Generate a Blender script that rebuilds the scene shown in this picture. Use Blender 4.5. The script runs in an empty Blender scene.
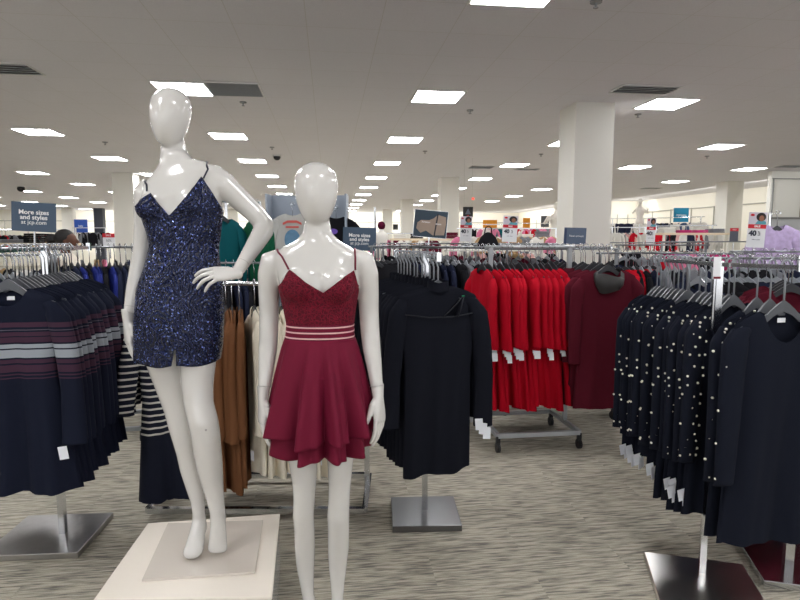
import bpy, bmesh, math, random
from mathutils import Vector, Matrix, Euler
from mathutils.bvhtree import BVHTree
PI = math.pi
sc = bpy.context.scene
COL = sc.collection
F = 570.0
PITCH = math.atan(60 / F)
CP, SP = math.cos(PITCH), math.sin(PITCH)
CAMH = 1.5
YAW = math.radians(7.06)
CY, SY = math.cos(YAW), math.sin(YAW)

# ---------- measuring helpers (real positions from photograph measurements) ----------
def W(px, py, d):
    q = (300 - py) / F
    h = d * (q * CP - SP) / (CP + q * SP)
    zc = d * CP - h * SP
    return Vector(((px - 400) / F * zc, d, CAMH + h))
def WZ(px, py, z):
    q = (300 - py) / F
    h = z - CAMH
    d = h * (CP + q * SP) / (q * CP - SP)
    zc = d * CP - h * SP
    return Vector(((px - 400) / F * zc, d, z))
def pxm(d, z):
    return F / (d * CP - (z - CAMH) * SP)
def G(X, Y, Z=0):          # building grid -> world
    return Vector((X * CY - Y * SY, X * SY + Y * CY, Z))
GM = Matrix.Rotation(YAW, 4, 'Z')

# ---------- materials ----------
def nt(m):
    m.use_nodes = True
    return m.node_tree
def bs(m):
    return m.node_tree.nodes['Principled BSDF']
MATS = {}
def mat(name, col, rough=.6, metal=0., bump=0., bscale=200., var=0., vscale=8., coat=0., sheen=0., alpha=1., trans=0., ior=1.45):
    if name in MATS: return MATS[name]
    m = bpy.data.materials.new(name); t = nt(m); b = bs(m); N = t.nodes; L = t.links
    b.inputs['Base Color'].default_value = (*col, 1); b.inputs['Roughness'].default_value = rough
    b.inputs['Metallic'].default_value = metal; b.inputs['Coat Weight'].default_value = coat
    b.inputs['Coat Roughness'].default_value = .05
    b.inputs['Sheen Weight'].default_value = sheen; b.inputs['Transmission Weight'].default_value = trans
    b.inputs['IOR'].default_value = ior
    tc = N.new('ShaderNodeTexCoord')
    if bump:
        n = N.new('ShaderNodeTexNoise'); n.inputs['Scale'].default_value = bscale; n.inputs['Detail'].default_value = 3
        bp = N.new('ShaderNodeBump'); bp.inputs['Strength'].default_value = bump; bp.inputs['Distance'].default_value = .004
        L.new(tc.outputs['Object'], n.inputs['Vector']); L.new(n.outputs['Fac'], bp.inputs['Height']); L.new(bp.outputs['Normal'], b.inputs['Normal'])
    if var:
        n2 = N.new('ShaderNodeTexNoise'); n2.inputs['Scale'].default_value = vscale; n2.inputs['Detail'].default_value = 4
        mx = N.new('ShaderNodeMix'); mx.data_type = 'RGBA'
        mx.inputs[6].default_value = (*[c * (1 - var) for c in col], 1); mx.inputs[7].default_value = (*[min(1, c * (1 + var)) for c in col], 1)
        L.new(tc.outputs['Object'], n2.inputs['Vector']); L.new(n2.outputs['Fac'], mx.inputs[0]); L.new(mx.outputs[2], b.inputs['Base Color'])
    MATS[name] = m
    return m
def srgb(r, g, b):
    def c(v):
        v /= 255.
        return v / 12.92 if v <= .04045 else ((v + .055) / 1.055) ** 2.4
    return (c(r), c(g), c(b))
def stripes_mat(name, bands, base, rough=.85):
    """colour by height below the rail: bands = [(z_top, z_bottom, colour)]"""
    m = bpy.data.materials.new(name); t = nt(m); b = bs(m); N = t.nodes; L = t.links
    b.inputs['Roughness'].default_value = rough; b.inputs['Specular IOR Level'].default_value = .12
    tc = N.new('ShaderNodeTexCoord'); sp = N.new('ShaderNodeSeparateXYZ'); L.new(tc.outputs['Object'], sp.inputs[0])
    prev = None
    for k, (z1, z0, c) in enumerate(bands):
        a = N.new('ShaderNodeMath'); a.operation = 'LESS_THAN'; a.inputs[1].default_value = z1
        d = N.new('ShaderNodeMath'); d.operation = 'GREATER_THAN'; d.inputs[1].default_value = z0
        L.new(sp.outputs[2], a.inputs[0]); L.new(sp.outputs[2], d.inputs[0])
        mu = N.new('ShaderNodeMath'); mu.operation = 'MULTIPLY'; L.new(a.outputs[0], mu.inputs[0]); L.new(d.outputs[0], mu.inputs[1])
        mx = N.new('ShaderNodeMix'); mx.data_type = 'RGBA'; L.new(mu.outputs[0], mx.inputs[0])
        mx.inputs[7].default_value = (*c, 1)
        if prev: L.new(prev, mx.inputs[6])
        else: mx.inputs[6].default_value = (*base, 1)
        prev = mx.outputs[2]
    L.new(prev, b.inputs['Base Color'])
    n = N.new('ShaderNodeTexNoise'); n.inputs['Scale'].default_value = 300
    bp = N.new('ShaderNodeBump'); bp.inputs['Strength'].default_value = .3; bp.inputs['Distance'].default_value = .003
    L.new(tc.outputs['Object'], n.inputs['Vector']); L.new(n.outputs['Fac'], bp.inputs['Height']); L.new(bp.outputs['Normal'], b.inputs['Normal'])
    MATS[name] = m
    return m

# ---------- mesh builder ----------
class MB:
    def __init__(s): s.v = []; s.f = []
    def add(s, vs, fs):
        o = len(s.v); s.v += [tuple(v) for v in vs]; s.f += [tuple(i + o for i in f) for f in fs]; return s
    def box(s, c, d, rz=0, R=None):
        c = Vector(c); M = R if R else Matrix.Rotation(rz, 3, 'Z')
        vs = []
        for z in (-1, 1):
            for x, y in ((-1, -1), (1, -1), (1, 1), (-1, 1)):
                vs.append(c + M @ Vector((x * d[0] / 2, y * d[1] / 2, z * d[2] / 2)))
        return s.add(vs, [(3, 2, 1, 0), (4, 5, 6, 7), (0, 1, 5, 4), (1, 2, 6, 5), (2, 3, 7, 6), (3, 0, 4, 7)])
    def bar(s, a, b, w, h=None):          # square bar from a to b
        a = Vector(a); b = Vector(b); h = h or w
        d = b - a; l = d.length; q = d.to_track_quat('X', 'Z').to_matrix()
        return s.box((a + b) / 2, (l, w, h), R=q)
    def tube(s, pts, rad, n=8, cap=True, ref=(0, 0, 1)):
        """pts: path; rad: number or list of numbers / (ra, rb); parallel-ish frames from ref"""
        pts = [Vector(p) for p in pts]; k = len(pts)
        if not isinstance(rad, (list,)): rad = [rad] * k
        o = len(s.v); prev = None
        for i, p in enumerate(pts):
            t = (pts[min(i + 1, k - 1)] - pts[max(i - 1, 0)])
            t = t.normalized() if t.length > 1e-9 else Vector((0, 0, 1))
            if prev is None:
                r = Vector(ref)
                if abs(r.dot(t)) > .95: r = Vector((1, 0, 0)) if abs(t.x) < .9 else Vector((0, 1, 0))
                a = (r - t * r.dot(t)).normalized()
            else:
                a = (prev - t * prev.dot(t)).normalized()
            prev = a; b = t.cross(a)
            ra, rb = rad[i] if isinstance(rad[i], tuple) else (rad[i], rad[i])
            for j in range(n):
                th = 2 * PI * j / n
                s.v.append(tuple(p + a * math.cos(th) * ra + b * math.sin(th) * rb))
        for i in range(k - 1):
            for j in range(n):
                j2 = (j + 1) % n
                s.f.append((o + i * n + j, o + i * n + j2, o + (i + 1) * n + j2, o + (i + 1) * n + j))
        if cap:
            s.f.append(tuple(o + j for j in reversed(range(n)))); s.f.append(tuple(o + (k - 1) * n + j for j in range(n)))
        return s
    def rings(s, rs, cap=True):
        """rs: list of rings (equal-length lists of points)"""
        o = len(s.v); n = len(rs[0])
        for r in rs: s.v += [tuple(p) for p in r]
        for i in range(len(rs) - 1):
            for j in range(n):
                j2 = (j + 1) % n
                s.f.append((o + i * n + j, o + i * n + j2, o + (i + 1) * n + j2, o + (i + 1) * n + j))
        if cap:
            s.f.append(tuple(o + j for j in reversed(range(n)))); s.f.append(tuple(o + (len(rs) - 1) * n + j for j in range(n)))
        return s
    def ball(s, c, r, n=10, m=6):
        c = Vector(c); r = (r, r, r) if not isinstance(r, (tuple, list)) else r
        rs = []
        for i in range(1, m):
            ph = PI * i / m
            rs.append([c + Vector((math.cos(2 * PI * j / n) * math.sin(ph) * r[0], math.sin(2 * PI * j / n) * math.sin(ph) * r[1], -math.cos(ph) * r[2])) for j in range(n)])
        o = len(s.v); s.rings(rs, cap=False)
        b0 = len(s.v); s.v.append(tuple(c - Vector((0, 0, r[2])))); s.v.append(tuple(c + Vector((0, 0, r[2]))))
        for j in range(n):
            j2 = (j + 1) % n
            s.f.append((b0, o + j2, o + j)); s.f.append((b0 + 1, o + (m - 2) * n + j, o + (m - 2) * n + j2))
        return s
    def quad(s, a, b, c, d): return s.add([a, b, c, d], [(0, 1, 2, 3)])
    def mesh(s, name, m, smooth=False, weld=0, recalc=True):
        me = bpy.data.meshes.new(name); me.from_pydata(s.v, [], s.f); 
        if weld or recalc:
            bm = bmesh.new(); bm.from_mesh(me)
            if weld: bmesh.ops.remove_doubles(bm, verts=bm.verts, dist=weld)
            if recalc: bmesh.ops.recalc_face_normals(bm, faces=bm.faces)
            bm.to_mesh(me); bm.free()
        if smooth:
            me.polygons.foreach_set('use_smooth', [True] * len(me.polygons))
        if m: me.materials.append(m)
        me.update()
        return me

def link(name, me, parent=None, loc=None, rz=0):
    o = bpy.data.objects.new(name, me); COL.objects.link(o)
    if parent: o.parent = parent
    if loc is not None: o.location = loc
    if rz: o.rotation_euler = (0, 0, rz)
    return o
def tag(o, label, cat, group=None, kind=None):
    n = len(label.split())
    if not 4 <= n <= 16: print('LABELLEN', n, label)
    o['label'] = label; o['category'] = cat
    if group: o['group'] = group
    if kind: o['kind'] = kind
    return o
def thing(name, label, cat, loc=(0, 0, 0), rz=0, group=None):
    o = link(name, None, None, loc, rz); o.empty_display_size = .1
    return tag(o, label, cat, group)
def struct(name, me, parent=None):
    o = link(name, me, parent)
    if not parent: o['kind'] = 'structure'
    return o
def remeshed(me, voxel, smooth_it=8, fac=.5):
    """voxel-fuse overlapping lofts into one continuous skin and smooth it"""
    o = bpy.data.objects.new('fuse', me); COL.objects.link(o)
    md = o.modifiers.new('r', 'REMESH'); md.mode = 'VOXEL'; md.voxel_size = voxel; md.use_smooth_shade = True
    if smooth_it:
        ms = o.modifiers.new('s', 'SMOOTH'); ms.iterations = smooth_it; ms.factor = fac
    dg = bpy.context.evaluated_depsgraph_get(); dg.update()
    out = bpy.data.meshes.new_from_object(o.evaluated_get(dg))
    bpy.data.objects.remove(o)
    out.polygons.foreach_set('use_smooth', [True] * len(out.polygons))
    return out
def text(body, size, m, parent, loc, rot=(PI / 2, 0, 0), align='CENTER', name='lettering', bold=0):
    cu = bpy.data.curves.new(name, 'FONT'); cu.body = body; cu.size = size; cu.align_x = align; cu.align_y = 'CENTER'
    cu.extrude = .0008; cu.offset = bold; cu.materials.append(m)
    t_ = bpy.data.objects.new(name, cu); COL.objects.link(t_)
    dg = bpy.context.evaluated_depsgraph_get(); dg.update()
    me = bpy.data.meshes.new_from_object(t_.evaluated_get(dg)); bpy.data.objects.remove(t_)
    o = bpy.data.objects.new(name, me); COL.objects.link(o); o.parent = parent; o.location = loc; o.rotation_euler = rot
    return o
def bevel(o, w=.004, seg=2):
    b = o.modifiers.new('bevel', 'BEVEL'); b.width = w; b.segments = seg; b.limit_method = 'ANGLE'; return o
ORD = ['first', 'second', 'third', 'fourth', 'fifth', 'sixth', 'seventh', 'eighth', 'ninth', 'tenth', 'eleventh', 'twelfth', 'thirteenth', 'fourteenth',
       'fifteenth', 'sixteenth', 'seventeenth', 'eighteenth', 'nineteenth', 'twentieth', 'twenty-first', 'twenty-second', 'twenty-third', 'twenty-fourth',
       'twenty-fifth', 'twenty-sixth', 'twenty-seventh', 'twenty-eighth', 'twenty-ninth', 'thirtieth']

# ---------- camera ----------
cam = bpy.data.cameras.new('camera'); cam.sensor_width = 36; cam.lens = F / 800 * 36; cam.clip_start = .05; cam.clip_end = 200
co = bpy.data.objects.new('camera', cam); COL.objects.link(co)
co.location = (0, 0, CAMH); co.rotation_euler = (PI / 2 - PITCH, 0, 0)
sc.camera = co
vs = sc.view_settings; vs.view_transform = 'Standard'; vs.look = 'None'; vs.exposure = .64; vs.gamma = 1; vs.use_curve_mapping = False
sc.cycles.use_denoising = True
sc.cycles.max_bounces = 8; sc.cycles.diffuse_bounces = 5
w = bpy.data.worlds.new('world'); sc.world = w; w.use_nodes = True
w.node_tree.nodes['Background'].inputs[0].default_value = (.98, .98, 1, 1); w.node_tree.nodes['Background'].inputs[1].default_value = 1.3

# ---------- shell materials ----------
def carpet_mat():
    m = bpy.data.materials.new('carpet'); t = nt(m); b = bs(m); N = t.nodes; L = t.links
    b.inputs['Roughness'].default_value = .95
    tc = N.new('ShaderNodeTexCoord')
    # tile offsets so that the streaks break every half metre
    br = N.new('ShaderNodeTexBrick'); br.inputs['Scale'].default_value = 1; br.inputs['Brick Width'].default_value = .9; br.inputs['Row Height'].default_value = .23
    br.inputs['Mortar Size'].default_value = 0; br.inputs['Color1'].default_value = (0, 0, 0, 1); br.inputs['Color2'].default_value = (1, 1, 1, 1)
    L.new(tc.outputs['Object'], br.inputs['Vector'])
    mp = N.new('ShaderNodeMapping'); mp.inputs['Scale'].default_value = (8, 92, 1)
    L.new(tc.outputs['Object'], mp.inputs['Vector'])
    ad = N.new('ShaderNodeVectorMath'); ad.operation = 'ADD'
    sc_ = N.new('ShaderNodeVectorMath'); sc_.operation = 'SCALE'; sc_.inputs[3].default_value = 7
    L.new(br.outputs['Color'], sc_.inputs[0]); L.new(mp.outputs[0], ad.inputs[0]); L.new(sc_.outputs[0], ad.inputs[1])
    n = N.new('ShaderNodeTexNoise'); n.inputs['Scale'].default_value = 1; n.inputs['Detail'].default_value = 2; n.inputs['Roughness'].default_value = .6
    L.new(ad.outputs[0], n.inputs['Vector'])
    rp = N.new('ShaderNodeValToRGB'); e = rp.color_ramp.elements
    e[0].position = .34; e[0].color = (*srgb(126, 123, 115), 1); e[1].position = .62; e[1].color = (*srgb(208, 201, 184), 1)
    x = e.new(.46); x.color = (*srgb(172, 166, 151), 1)
    L.new(n.outputs['Fac'], rp.inputs[0])
    n2 = N.new('ShaderNodeTexNoise'); n2.inputs['Scale'].default_value = 180; L.new(tc.outputs['Object'], n2.inputs['Vector'])
    mx = N.new('ShaderNodeMix'); mx.data_type = 'RGBA'; mx.blend_type = 'MULTIPLY'; mx.inputs[0].default_value = .35
    L.new(rp.outputs[0], mx.inputs[6]); L.new(n2.outputs['Fac'], mx.inputs[7]); L.new(mx.outputs[2], b.inputs['Base Color'])
    bp = N.new('ShaderNodeBump'); bp.inputs['Strength'].default_value = .5; bp.inputs['Distance'].default_value = .006
    L.new(n2.outputs['Fac'], bp.inputs['Height']); L.new(bp.outputs['Normal'], b.inputs['Normal'])
    return m
def ceiling_mat():
    m = bpy.data.materials.new('ceiling_tile'); t = nt(m); b = bs(m); N = t.nodes; L = t.links
    b.inputs['Roughness'].default_value = .85
    tc = N.new('ShaderNodeTexCoord')
    mp = N.new('ShaderNodeMapping'); mp.inputs['Location'].default_value = (-1.04, -3.745, 0)
    L.new(tc.outputs['Object'], mp.inputs['Vector'])
    br = N.new('ShaderNodeTexBrick'); br.offset = 0; br.inputs['Scale'].default_value = 1; br.inputs['Brick Width'].default_value = .6; br.inputs['Row Height'].default_value = .61
    br.inputs['Mortar Size'].default_value = .003; br.inputs['Bias'].default_value = -.2
    c1 = srgb(230, 229, 234); c2 = srgb(228, 227, 232); c3 = srgb(214, 212, 210)
    br.inputs['Color1'].default_value = (*c1, 1); br.inputs['Color2'].default_value = (*c2, 1); br.inputs['Mortar'].default_value = (*c3, 1)
    L.new(mp.outputs[0], br.inputs['Vector'])
    n = N.new('ShaderNodeTexNoise'); n.inputs['Scale'].default_value = 90; n.inputs['Detail'].default_value = 4; L.new(tc.outputs['Object'], n.inputs['Vector'])
    mx = N.new('ShaderNodeMix'); mx.data_type = 'RGBA'; mx.blend_type = 'MULTIPLY'; mx.inputs[0].default_value = .12
    L.new(br.outputs['Color'], mx.inputs[6]); L.new(n.outputs['Fac'], mx.inputs[7]); L.new(mx.outputs[2], b.inputs['Base Color'])
    return m
def emis(name, col, s):
    m = bpy.data.materials.new(name); t = nt(m); b = bs(m)
    b.inputs['Base Color'].default_value = (*col, 1); b.inputs['Emission Color'].default_value = (*col, 1); b.inputs['Emission Strength'].default_value = s
    return m
CEIL = CAMH + 1.75
WHITE = mat('white_paint', srgb(226, 224, 216), .55, var=.03, vscale=2)
WALLM = mat('cream_wall', srgb(238, 234, 222), .6, var=.02, vscale=1.5)
CHROME = mat('chrome', (.72, .74, .77), .16, 1.)
BCHROME = mat('brushed_steel', (.46, .45, .44), .34, 1., var=.1, vscale=30)
BLACKP = mat('black_plastic', (.012, .012, .014), .4)
DARKG = mat('dark_grey_plastic', (.06, .065, .075), .38)
GREYM = mat('grey_metal', (.28, .29, .3), .45, .5)
TEXTW = mat('white_print', (.85, .85, .85), .6)
PAPER = mat('white_card', (.82, .83, .86), .6)
RED = mat('red_card', srgb(205, 30, 48), .5)
SLATE = mat('slate_card', srgb(66, 84, 104), .5, var=.08, vscale=3)

# floor, ceiling
def slab(name, m, z, th):
    o = struct(name, MB().box((-2, 15, 0), (70, 60, th)).mesh(name, m))
    o.matrix_world = GM @ Matrix.Translation((0, 0, z)); return o
slab('floor', carpet_mat(), -.05, .1)
slab('ceiling', ceiling_mat(), CEIL + .05, .1)

# ceiling lights
LIGHT = emis('light_diffuser', (.985, .985, 1.), 19.5)
FRAMEM = mat('light_frame', (.75, .75, .74), .5)
lf = MB()
for a, b in (((-.30, -.29), (.30, -.29)), ((-.30, .29), (.30, .29)), ((-.29, -.28), (-.29, .28)), ((.29, -.28), (.29, .28))):
    lf.bar((*a, -.006), (*b, -.006), .02, .012)
LFM = lf.mesh('light_frame', FRAMEM)
LDM = MB().box((0, 0, -.004), (.555, .555, .006)).mesh('light_diffuser', LIGHT)
colname = {-2: 'over the sequined mannequin', -1: 'passing above the sequined mannequin', 0: 'beside the big square pillar', 1: 'on the wall side of the big pillar',
           2: 'on the shelving-wall side of the pillars', 3: 'along the cream panelled wall'}
def col_label(i):
    n = {-1: 'running above the sequined mannequin', 0: 'running just before the big square pillar', 1: 'first beyond the big square pillar',
         2: 'second beyond the big square pillar', 3: 'third beyond the big square pillar'}
    if i in n: return n[i]
    return ORD[-i - 2] + ' out past the sequined mannequin'
lights = []
for i in range(-9, 4):
    for j in range(-2, 11):
        X = 1.34 + 3.0 * i; Y = 4.05 + 3.05 * j
        if i == 2 and j > 7 or i == 3 and j > 4: continue
        p = G(X, Y)
        if j >= 0:
            if p.y < 1: continue
            zc = p.y * CP - 1.75 * SP
            if abs(p.x) / zc > .78 or (zc > 0 and 1.75 * CP / zc > 1.0): 
                if Y > 7: continue
        if j < 0 and not -3 <= i <= 2: continue
        o = thing('ceiling_light', 'square ceiling light panel, %s in the line %s' % (ORD[max(j, 0) if j >= 0 else 20 + j], col_label(i)), 'ceiling light', G(X, Y, CEIL), YAW, 'square ceiling light panels')
        link('frame', LFM, o); link('diffuser', LDM, o)
# vents
SLM = mat('vent_metal', (.55, .57, .59), .5, .0); VB = mat('vent_dark', (.12, .125, .13), .8)
def vent(X, Y, w, h, label, n, gr=True):
    o = thing('ceiling_vent', label, 'vent', G(X, Y, CEIL), YAW)
    link('backing', MB().box((0, 0, -.003), (w, h, .004)).mesh('vent_back', VB), o)
    s = MB()
    for k in range(n):
        y = -h / 2 + h * (k + .5) / n
        s.box((0, y, -.010), (w, h / n * .55, .004), R=Matrix.Rotation(.5, 3, 'X'))
    link('slats', s.mesh('vent_slats', SLM), o)
    f = MB()
    for a, b in (((-w / 2, -h / 2), (w / 2, -h / 2)), ((-w / 2, h / 2), (w / 2, h / 2)), ((-w / 2, -h / 2), (-w / 2, h / 2)), ((w / 2, -h / 2), (w / 2, h / 2))):
        f.bar((*a, -.008), (*b, -.008), .02, .012)
    link('frame', f.mesh('vent_frame', FRAMEM), o)
def inv(px, py):
    p = WZ(px, py, CEIL); return (p.x * CY + p.y * SY, -p.x * SY + p.y * CY)
for px, py, w_, h_, n_, lb in (
    (235, 89, .60, .60, 16, 'wide grey return air grille beside the light above the sequined mannequin'),
    (645, 89, .70, .34, 5, 'slotted air vent in the ceiling beside the big square pillar'),
    (4, 68, .60, .40, 5, 'slotted air vent cut by the picture edge above the striped sweater stand'),
    (481, 167, .55, .4, 4, 'small far air vent beside the pillar behind the black dress stand'),
    (527, 169, .55, .3, 4, 'thin far air vent just before the big square pillar'),
    (651, 188, .6, .4, 4, 'small far air vent near the teal wall sign'),
    (790, 166, .6, .4, 4, 'air vent in the ceiling close to the panelled bulkhead')):
    vent(*inv(px, py), w_, h_, lb, n_)
# sprinklers and camera dome
spm = MB().tube([(0, 0, 0), (0, 0, -.012)], [.045, .045], 12).tube([(0, 0, -.012), (0, 0, -.045)], [.010, .008], 8).tube([(0, 0, -.045), (0, 0, -.05)], [.02, .02], 10).mesh('sprinkler', GREYM, smooth=False)
for px, py, lb in ((243, 102, 'small sprinkler head below the grey return air grille'), (470, 110, 'small sprinkler head beside the light between mannequins and pillar'),
                   (638, 114, 'small sprinkler head under the light beside the big pillar'), (541, 154, 'sprinkler head just before the big square pillar'),
                   (425, 151, 'sprinkler head near the light above the photo sign'), (707, 156, 'sprinkler head between lights near the panelled wall'),
                   (105, 142, 'sprinkler head above the pillar beside the sequined mannequin'), (596, 1, 'sprinkler head at the top edge of the picture'),
                   (272, 147, 'sprinkler head beside the dark camera dome')):
    o = tag(link('sprinkler_head', spm, None, WZ(px, py, CEIL)), lb, 'sprinkler', 'ceiling sprinkler heads')
o = thing('security_camera_dome', 'black security camera dome on the ceiling between the two mannequins', 'security camera', WZ(277, 155, CEIL))
link('mount', MB().tube([(0, 0, 0), (0, 0, -.03)], [.09, .09], 20).mesh('mount', FRAMEM), o)
link('dome', MB().ball((0, 0, -.04), (.075, .075, .07), 16, 10).mesh('dome', BLACKP, True), o)
o = thing('security_camera_dome', 'small dark camera dome above the jcp.com sign by the striped sweaters', 'security camera', WZ(21, 187, CEIL))
link('dome', MB().ball((0, 0, -.06), (.12, .12, .10), 16, 10).mesh('dome', BLACKP, True), o)

# wall-washing lamps over the merchandise walls
def wash(X, Y, lx, ly, pw, tilt):
    l = bpy.data.lights.new('wall_washer', 'AREA'); l.shape = 'RECTANGLE'; l.size = lx; l.size_y = ly; l.energy = pw; l.color = (1, .98, .94)
    o = bpy.data.objects.new('wall_washer', l); COL.objects.link(o); o.matrix_world = GM @ Matrix.Translation((X, Y, CEIL - .06)) @ Matrix.Rotation(tilt, 4, 'Y')
wash(12.6, 19, .3, 10, 60, -.75)
wash(11.2, 30, .3, 10, 90, -.75)
def wash2(X, Y, lx, pw, tilt):
    l = bpy.data.lights.new('wall_washer', 'AREA'); l.shape = 'RECTANGLE'; l.size = lx; l.size_y = .3; l.energy = pw; l.color = (1, .98, .94)
    o = bpy.data.objects.new('wall_washer', l); COL.objects.link(o); o.matrix_world = GM @ Matrix.Translation((X, Y, CEIL - .06)) @ Matrix.Rotation(tilt, 4, 'X')
wash2(-2, 34.6, 26, 260, .75); wash2(13.6, 12.2, 4.5, 14, .75); wash2(13, 23.2, 1.5, 12, .75)

# columns: bay of 8.75 x 8.8 m
ci = 0
for X, Y in ((3.15, 7.14), (3.15, 15.96), (11.85, 15.96), (-5.6, 15.96), (3.15, 24.76), (-14.35, 24.76), (3.15, 33.2), (-5.6, 33.2), (-14.35, 33.2), (11.85, 7.14), (-5.6, 7.14), (-5.6, 24.76)):
    m = MB().box((X + .25, Y + .25, CEIL / 2), (.52, .52, CEIL))
    m.box((X + .25, Y + .25, .06), (.54, .54, .12))
    o = struct('column', m.mesh('column', WHITE)); o.matrix_world = GM

# ================= mannequins =================
def enamel():
    m = bpy.data.materials.new('white_enamel'); t = nt(m); b = bs(m)
    b.inputs['Base Color'].default_value = (*srgb(214, 212, 208), 1); b.inputs['Roughness'].default_value = .17
    b.inputs['Coat Weight'].default_value = .6; b.inputs['Coat Roughness'].default_value = .06
    return m
ENAMEL = enamel()
SEAM = mat('seam_line', (.35, .34, .33), .5)

def ringpx(L_, R_, d, ryf, ryb, n=28, inset=0, dy=0):
    """body section between two outline points of the photograph at distance d; ryf/ryb = half depth to the front / back"""
    a = W(L_[0] + inset, L_[1], d); b = W(R_[0] - inset, R_[1], d)
    c = (a + b) / 2; ax = (b - a) / 2
    out = []
    for j in range(n):
        th = 2 * PI * j / n
        cx, sy = math.cos(th), math.sin(th)
        e = .88
        x = math.copysign(abs(cx) ** e, cx); y = math.copysign(abs(sy) ** e, sy)
        out.append(c + ax * x + Vector((0, 1, 0)) * (y * (ryb if y > 0 else ryf) + dy))
    return out
def limb(mb, pts, n=18):
    """pts: (px, py, d, half width px, [depth factor])"""
    P, R = [], []
    for p in pts:
        w_ = W(p[0], p[1], p[2]); r = p[3] / pxm(p[2], w_.z); k = p[4] if len(p) > 4 else 1.0
        P.append(w_); R.append((r, r * k))
    mb.tube(P, R, n, ref=(1, 0, 0))
def egg_head(mb, top, chin, hw, d, face=0.):
    """top, chin: px points; hw = greatest half width in px; face = turn of the face in x"""
    prof = [(.0, .12, .12), (.03, .35, .30), (.09, .55, .50), (.18, .70, .68), (.30, .83, .83), (.42, .925, .94), (.55, .985, 1.0), (.66, 1., 1.03), (.76, .96, 1.0), (.85, .84, .88), (.92, .66, .70), (.97, .42, .45), (1., .14, .14)]
    rs = []
    for u, k, kd in prof:
        px = chin[0] + (top[0] - chin[0]) * u; py = chin[1] + (top[1] - chin[1]) * u
        c = W(px, py, d); r = hw / pxm(d, c.z)
        cy = -.026 * (1 - u) ** 1.4 + .012 * u
        ring = []
        for j in range(28):
            th = 2 * PI * j / 28; x = math.cos(th) * r * k; y = math.sin(th) * r * 1.2 * kd
            if y < 0:                                       # gently ridged face
                y -= .007 * math.exp(-(x / .022) ** 2) * max(0, math.sin(PI * min(1, max(0, (u - .05) / .6))))
            ring.append(c + Vector((x + face * (1 - u), y + cy, 0)))
        rs.append(ring)
    mb.rings(rs)
def hand_mesh(name, curl=(18, 26, 18), spread=5, thumb=(38, 20), mirror=1, voxel=.0023, L=.178, stub=True, tz=-.22):
    """wrist at origin, fingers along +X, thumb towards +Y, back of the hand +Z"""
    s = L / .178; mb = MB()
    def ring(x, w, h, cy=0, cz=0, n=16):
        return [Vector((x, cy + math.copysign(abs(math.cos(2 * PI * j / n)) ** .8, math.cos(2 * PI * j / n)) * w, cz + math.copysign(abs(math.sin(2 * PI * j / n)) ** .8, math.sin(2 * PI * j / n)) * h)) * s for j in range(n)]
    mb.rings(([ring(-.052, .0250, .0225), ring(-.03, .0235, .0205)] if stub else [ring(-.022, .012, .010), ring(-.016, .0195, .0165)]) + [ring(-.004, .0225, .0175), ring(.018, .028, .0155), ring(.045, .0345, .0135), ring(.07, .036, .0118), ring(.085, .034, .0095)])
    segs = [(.026, .076, (.042, .026, .022), .0082), (.0085, .082, (.045, .029, .023), .0084), (-.0095, .079, (.042, .027, .023), .0081), (-.0265, .071, (.033, .021, .020), .0072)]
    for k, (y, x0, ls, r) in enumerate(segs):
        yaw = math.radians(spread * (1.4 - k * .95)); ang = 0
        p = Vector((x0 - .022, y * .9, -.001)); pts = [p, Vector((x0, y, .001))]; rr = [r * 1.05, r * 1.05]
        p = pts[-1]
        for q, l in enumerate(ls):
            ang += math.radians(curl[q] + (k * 2.5 if q == 0 else 0))
            dv = Vector((math.cos(ang) * math.cos(yaw), math.sin(yaw), -math.sin(ang)))
            pts.append(p + dv * l * .55); rr.append(r * (.97 - q * .09)); p = p + dv * l; pts.append(p); rr.append(r * (.96 - q * .11) if q < 2 else r * .55)
        mb.tube([v * s for v in pts], [v * s for v in rr], 12)
    a = math.radians(thumb[0]); c = math.radians(thumb[1])
    pts = [Vector((.008, .014, -.004)), Vector((.026, .030, -.008))]; d1 = Vector((math.cos(a), math.sin(a), tz)).normalized(); d2 = Vector((math.cos(a - c), math.sin(a - c), tz * 1.5)).normalized()
    pts += [pts[-1] + d1 * .030, pts[-1] + d1 * .034 + d2 * .018, pts[-1] + d1 * .034 + d2 * .034]
    mb.tube([v * s for v in pts], [v * s for v in (.0125, .0130, .0098, .0088, .005)], 12)
    if mirror < 0: mb.v = [(x, -y, z) for x, y, z in mb.v]
    me = mb.mesh(name, ENAMEL)
    out = remeshed(me, voxel, 4, .5)
    out.materials.clear(); out.materials.append(ENAMEL); out.name = name
    return out
def orient(o, loc, fingers, back):
    X = Vector(fingers).normalized(); Z = Vector(back); Z = (Z - X * Z.dot(X)).normalized(); Y = Z.cross(X)
    M = Matrix((X, Y, Z)).transposed().to_4x4(); M.translation = Vector(loc); o.matrix_world = M
    return M
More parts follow.
